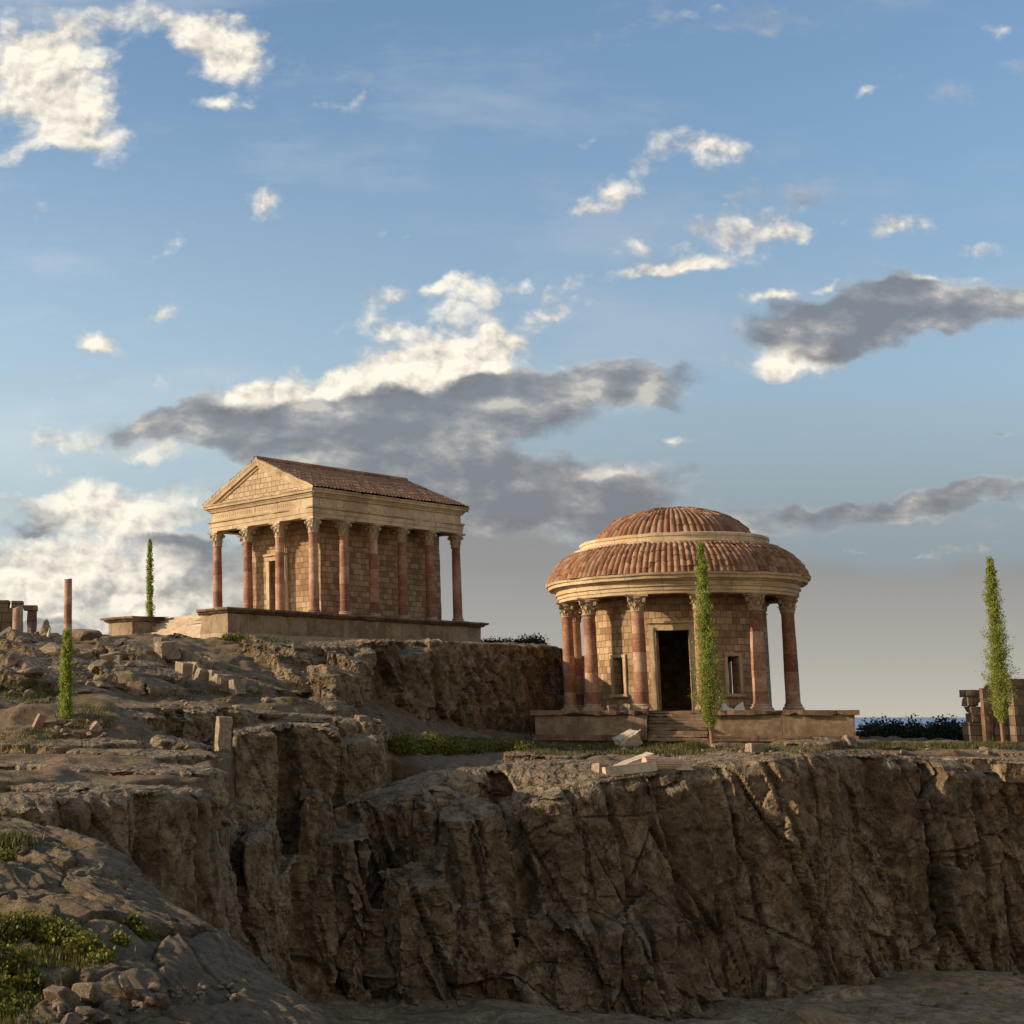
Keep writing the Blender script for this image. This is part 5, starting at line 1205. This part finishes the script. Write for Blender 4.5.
# ------------------------------------------------------------------ cypresses
def leaves(mb, C, D, size, rn, asp=.28):
    "one narrow pointed leaf per centre, along D"
    n = len(C); D = D/np.linalg.norm(D, axis=1)[:, None]; X = np.cross(D, rn.normal(size=(n, 3))); X /= np.linalg.norm(X, axis=1)[:, None]; s = size*rn.uniform(.6, 1.3, n)[:, None]
    V = np.stack([C-D*s*.5, C+X*s*asp, C+D*s*.6, C-X*s*asp], 1).reshape(-1, 3); k = mb.n
    mb.v.append(V); mb.f += [(k+4*i, k+4*i+1, k+4*i+2, k+4*i+3) for i in range(n)]; mb.n += 4*n
def cypress(base, H, prof, trunk_h, lean, nl, ls, lab, seed, gaps=.25):
    T = empty('cypress', base, 0, label=lab, cat='tree', group=None); rn = np.random.default_rng(seed)
    t = MB(); n = 12; top = np.array([lean, 0, H])
    t.tube([(lean*(i/n)+.03*math.sin(i*1.3+seed), .02*math.cos(i), H*.96*i/n) for i in range(n+1)], [max(.012, .075*H/7*(1-i/n)**.8) for i in range(n+1)], 7)
    tr = t.build('trunk', M['trunk'], T, smooth=True)
    # fine ascending branches carry leaf tufts
    nb = int(60*H); c = MB(); br = MB(); zs = trunk_h+(H*.985-trunk_h)*rn.random(nb)**.93
    for z in zs:
        f = (z-trunk_h)/(H-trunk_h); r = np.interp(f, [p[0] for p in prof], [p[1] for p in prof])*(.55+.8*rn.random()); a = rn.random()*6.283
        q = np.array([lean*z/H, 0, z]); L = r*1.15+.12; d = np.array([math.cos(a)*r, math.sin(a)*r, .18+r*.9]); e = q+d*(1.0)
        e = q+d*.9; br.tube([tuple(q), tuple(q+d*.5+np.array([0, 0, -.03])), tuple(e)], [.012, .008, .003], 3)
        if rn.random() < gaps*.4: continue
        m = max(3, int(nl/nb)); u = rn.random(m)**.6; C = q+u[:, None]*d+rn.normal(size=(m, 3))*(.02+.13*r)*np.array([1, 1, 1.1]); D = d/np.linalg.norm(d)+rn.normal(size=(m, 3))*.55; leaves(c, C, D, ls, rn)
    m = int(nl*.25); f = rn.random(m)**1.1; z = trunk_h+(H*.97-trunk_h)*f; r = np.interp(f, [p[0] for p in prof], [p[1] for p in prof])*.55; a = rn.random(m)*6.283; rr_ = r*np.sqrt(rn.random(m))
    leaves(c, np.stack([lean*z/H+rr_*np.cos(a), rr_*np.sin(a), z], 1), np.stack([np.cos(a)*.5, np.sin(a)*.5, np.ones(m)], 1)+rn.normal(size=(m, 3))*.35, ls, rn)
    # leader shoot
    m = 90; u = rn.random(m); C = np.stack([lean*(.93+.07*u)+rn.normal(size=m)*.03, rn.normal(size=m)*.03, H*(.93+.08*u)], 1); leaves(c, C, np.tile([0, 0, 1.], (m, 1))+rn.normal(size=(m, 3))*.3, ls, rn)
    br.build('branches', M['trunk'], T); c.build('crown', M['cypress'], T); return T
def tree_at(pxb, pyb, pxt, pyt, Y, prof_px, trunk_px, nl, ls, lab, seed, ground=None):
    b = at(pxb, pyb, Y); t = at(pxt, pyt, Y); m = b.length/F
    g = hgt(b.x, b.y) if ground is None else ground
    print('tree', seed, b.z, g)
    zb = min(b.z, g)-.12
    cypress((b.x, b.y, zb), t.z-zb, [(f, w*m/2*.56) for f, w in prof_px], trunk_px*m, t.x-b.x, nl, ls, lab, seed)
tree_at(712, 751, 700, 545, 51, [(0,14),(.06,42),(.15,46),(.3,34),(.5,25),(.7,19),(.88,14),(1,4)], 22, 22000, .058, 'tall slender cypress in front of the round temple doorway', 1)
tree_at(1004, 749, 990, 560, 53.5, [(0,12),(.06,36),(.16,40),(.32,30),(.5,24),(.7,18),(.88,12),(1,4)], 24, 19000, .060, 'tall slender cypress before the ruin at the right border', 2)
tree_at(66, 733, 67, 634, 36.5, [(0,14),(.1,22),(.35,19),(.6,19),(.8,14),(1,5)], 2, 16000, .046, 'small bushy cypress on the left terrace below the tall broken column', 3)
tree_at(150, 632, 150, 541, 80, [(0,14),(.2,13),(.5,11),(.8,9),(1,3)], 4, 11000, .08, 'distant slender cypress behind the left stair cheek of the rectangular temple', 4)
# ------------------------------------------------------------------ shrubs, weeds, grass
def shrub(name, items, nl, ls, mat, lab, cat, seed, up=.35, stems=True, kind=None):
    "items: centre, radii"
    rn = np.random.default_rng(seed); items = [(Vector(c), r) for c, r in items]; o0 = items[0][0]
    T = empty(name, o0, 0, label=lab, cat=cat) if kind is None else None
    c = MB(); st = MB(); tot = sum(r[0]*r[2] for _, r in items)
    for cc, r in items:
        q0 = np.array(cc-o0); m = int(nl*r[0]*r[2]/tot); ns = max(5, m//26)
        for k in range(ns):
            d = rn.normal(size=3); d /= np.linalg.norm(d); d[2] = abs(d[2]); e = q0+d*np.array(r)*(.55+.5*rn.random()); b0 = q0+np.array([d[0]*r[0]*.4, d[1]*r[1]*.4, -r[2]*.15])
            if stems: st.tube([tuple(b0), tuple((b0+e)/2+rn.normal(size=3)*.04*r[0]), tuple(e)], [.012, .008, .004], 3)
            u = .35+.7*rn.random(26); C = b0+(e-b0)*u[:, None]+rn.normal(size=(26, 3))*ls*1.0; D = rn.normal(size=(26, 3))+np.array([0, 0, up]); leaves(c, C, D, ls, rn, .42)
    if kind: o = c.build(name, M[mat], loc=o0); tag(o, lab, cat, kind=kind); return o
    if stems: st.build('stems', M['trunk'], T)
    c.build('foliage', M[mat], T); return T
def sp(px, py, rx, rz, Y=None, dz=0):
    p = gp(px, py) if Y is None else at(px, py, Y); m = s2p(p); return (p+Vector((0, 0, dz)), (rx*m, rx*m*.8, rz*m))
def sky(px, py, Y, rx, rz):
    p = at(px, py, Y); m = s2p(p); return (p, (rx*m, rx*m*.7, rz*m))
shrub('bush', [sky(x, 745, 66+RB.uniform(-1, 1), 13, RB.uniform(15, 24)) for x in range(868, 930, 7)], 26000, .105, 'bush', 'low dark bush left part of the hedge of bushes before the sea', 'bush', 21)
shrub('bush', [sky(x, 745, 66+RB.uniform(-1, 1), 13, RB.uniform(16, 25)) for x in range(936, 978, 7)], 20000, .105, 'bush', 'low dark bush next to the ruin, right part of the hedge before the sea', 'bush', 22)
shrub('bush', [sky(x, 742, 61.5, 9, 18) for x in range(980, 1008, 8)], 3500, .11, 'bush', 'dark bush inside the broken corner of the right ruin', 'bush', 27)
shrub('bush', [sky(x, 650, 78, 11, RB.uniform(9, 16)) for x in range(484, 544, 9)], 11000, .10, 'bush', 'dark bush on the upper cliff behind the rectangular temple', 'bush', 23)
shrub('weed', [sp(225+i*7, 634, 6, 4) for i in range(3)], 900, .09, 'weed', 'yellow green weed at the front corner of the rectangular temple podium', 'weed', 24)
shrub('bush', [sp(x, 753, 12, RB.uniform(10, 24)) for x in range(398, 478, 11)], 9000, .075, 'weed', 'green bush growing at the foot of the upper cliff, left part', 'bush', 25)
shrub('bush', [sp(x, 750, 9, RB.uniform(5, 12)) for x in range(480, 526, 9)], 3000, .07, 'weed', 'low yellow green plants right of the bush under the upper cliff', 'bush', 26)
# foreground bush
fgi = []
for (px, py, rx, rz_) in ((5,926,24,22),(30,924,22,20),(58,930,22,19),(84,938,17,15),(102,950,10,8),(8,952,20,12),(133,915,6,10),(143,925,7,7),(120,932,6,8),(-15,950,24,20),(5,846,8,4)):
    fgi.append(sp(px, py+12, rx, rz_))
shrub('bush', fgi, 26000, .036, 'weed', 'yellow green leafy bush on the foreground slope above the stone heap', 'bush', 31)
fgi = [sp(px, py, 16, 12) for (px, py) in ((5,990),(20,1010),(2,1020),(30,985),(-10,1000))]
shrub('bush', fgi, 5000, .035, 'weed', 'dark low bush at the bottom left corner of the foreground', 'bush', 32)
def grass(name, zones, lab, seed, mat='grass'):
    rn = np.random.default_rng(seed); V = []; Fc = []
    for (x0, x1, y0, y1, cnt, h) in zones:
        for k in range(cnt):
            q = hit(rn.uniform(x0, x1), rn.uniform(y0, y1))
            if q is None or q[2].z < .3: continue
            p = q[0]; m = s2p(p)
            for j in range(7):
                a = rn.uniform(0, 6.28); hh = h*m*rn.uniform(.5, 1.3); w = .012+m*.18; b0 = np.array(p)+rn.normal(size=3)*np.array([.1, .1, 0]); t = b0+np.array([math.cos(a)*hh*.4, math.sin(a)*hh*.4, hh]); s = np.array([-math.sin(a), math.cos(a), 0])*w
                i = len(V); V += [b0-s-np.array([0, 0, .04]), b0+s-np.array([0, 0, .04]), t]; Fc.append((i, i+1, i+2))
    o = obj(name, np.array(V), Fc, M[mat]); tag(o, lab, 'grass', kind='stuff')
grass('grass', [(535,700,741,755,900,3.0),(700,860,745,752,220,2.2),(870,1020,743,749,500,2.4),(385,530,738,752,500,3)], 'short grass growing before the round temple and along the cliff rim', 41)
grass('hill_grass', [(0,60,682,702,420,2.4),(60,110,705,728,140,3),(0,60,728,745,160,2),(230,330,634,642,160,2),(140,260,690,700,140,1.6)], 'sparse dry grass on the left hillside', 42)
grass('foreground_grass', [(0,100,945,968,500,3.5),(0,40,975,1020,300,3.5),(0,20,835,850,100,6)], 'dark grass under the foreground bush', 43)
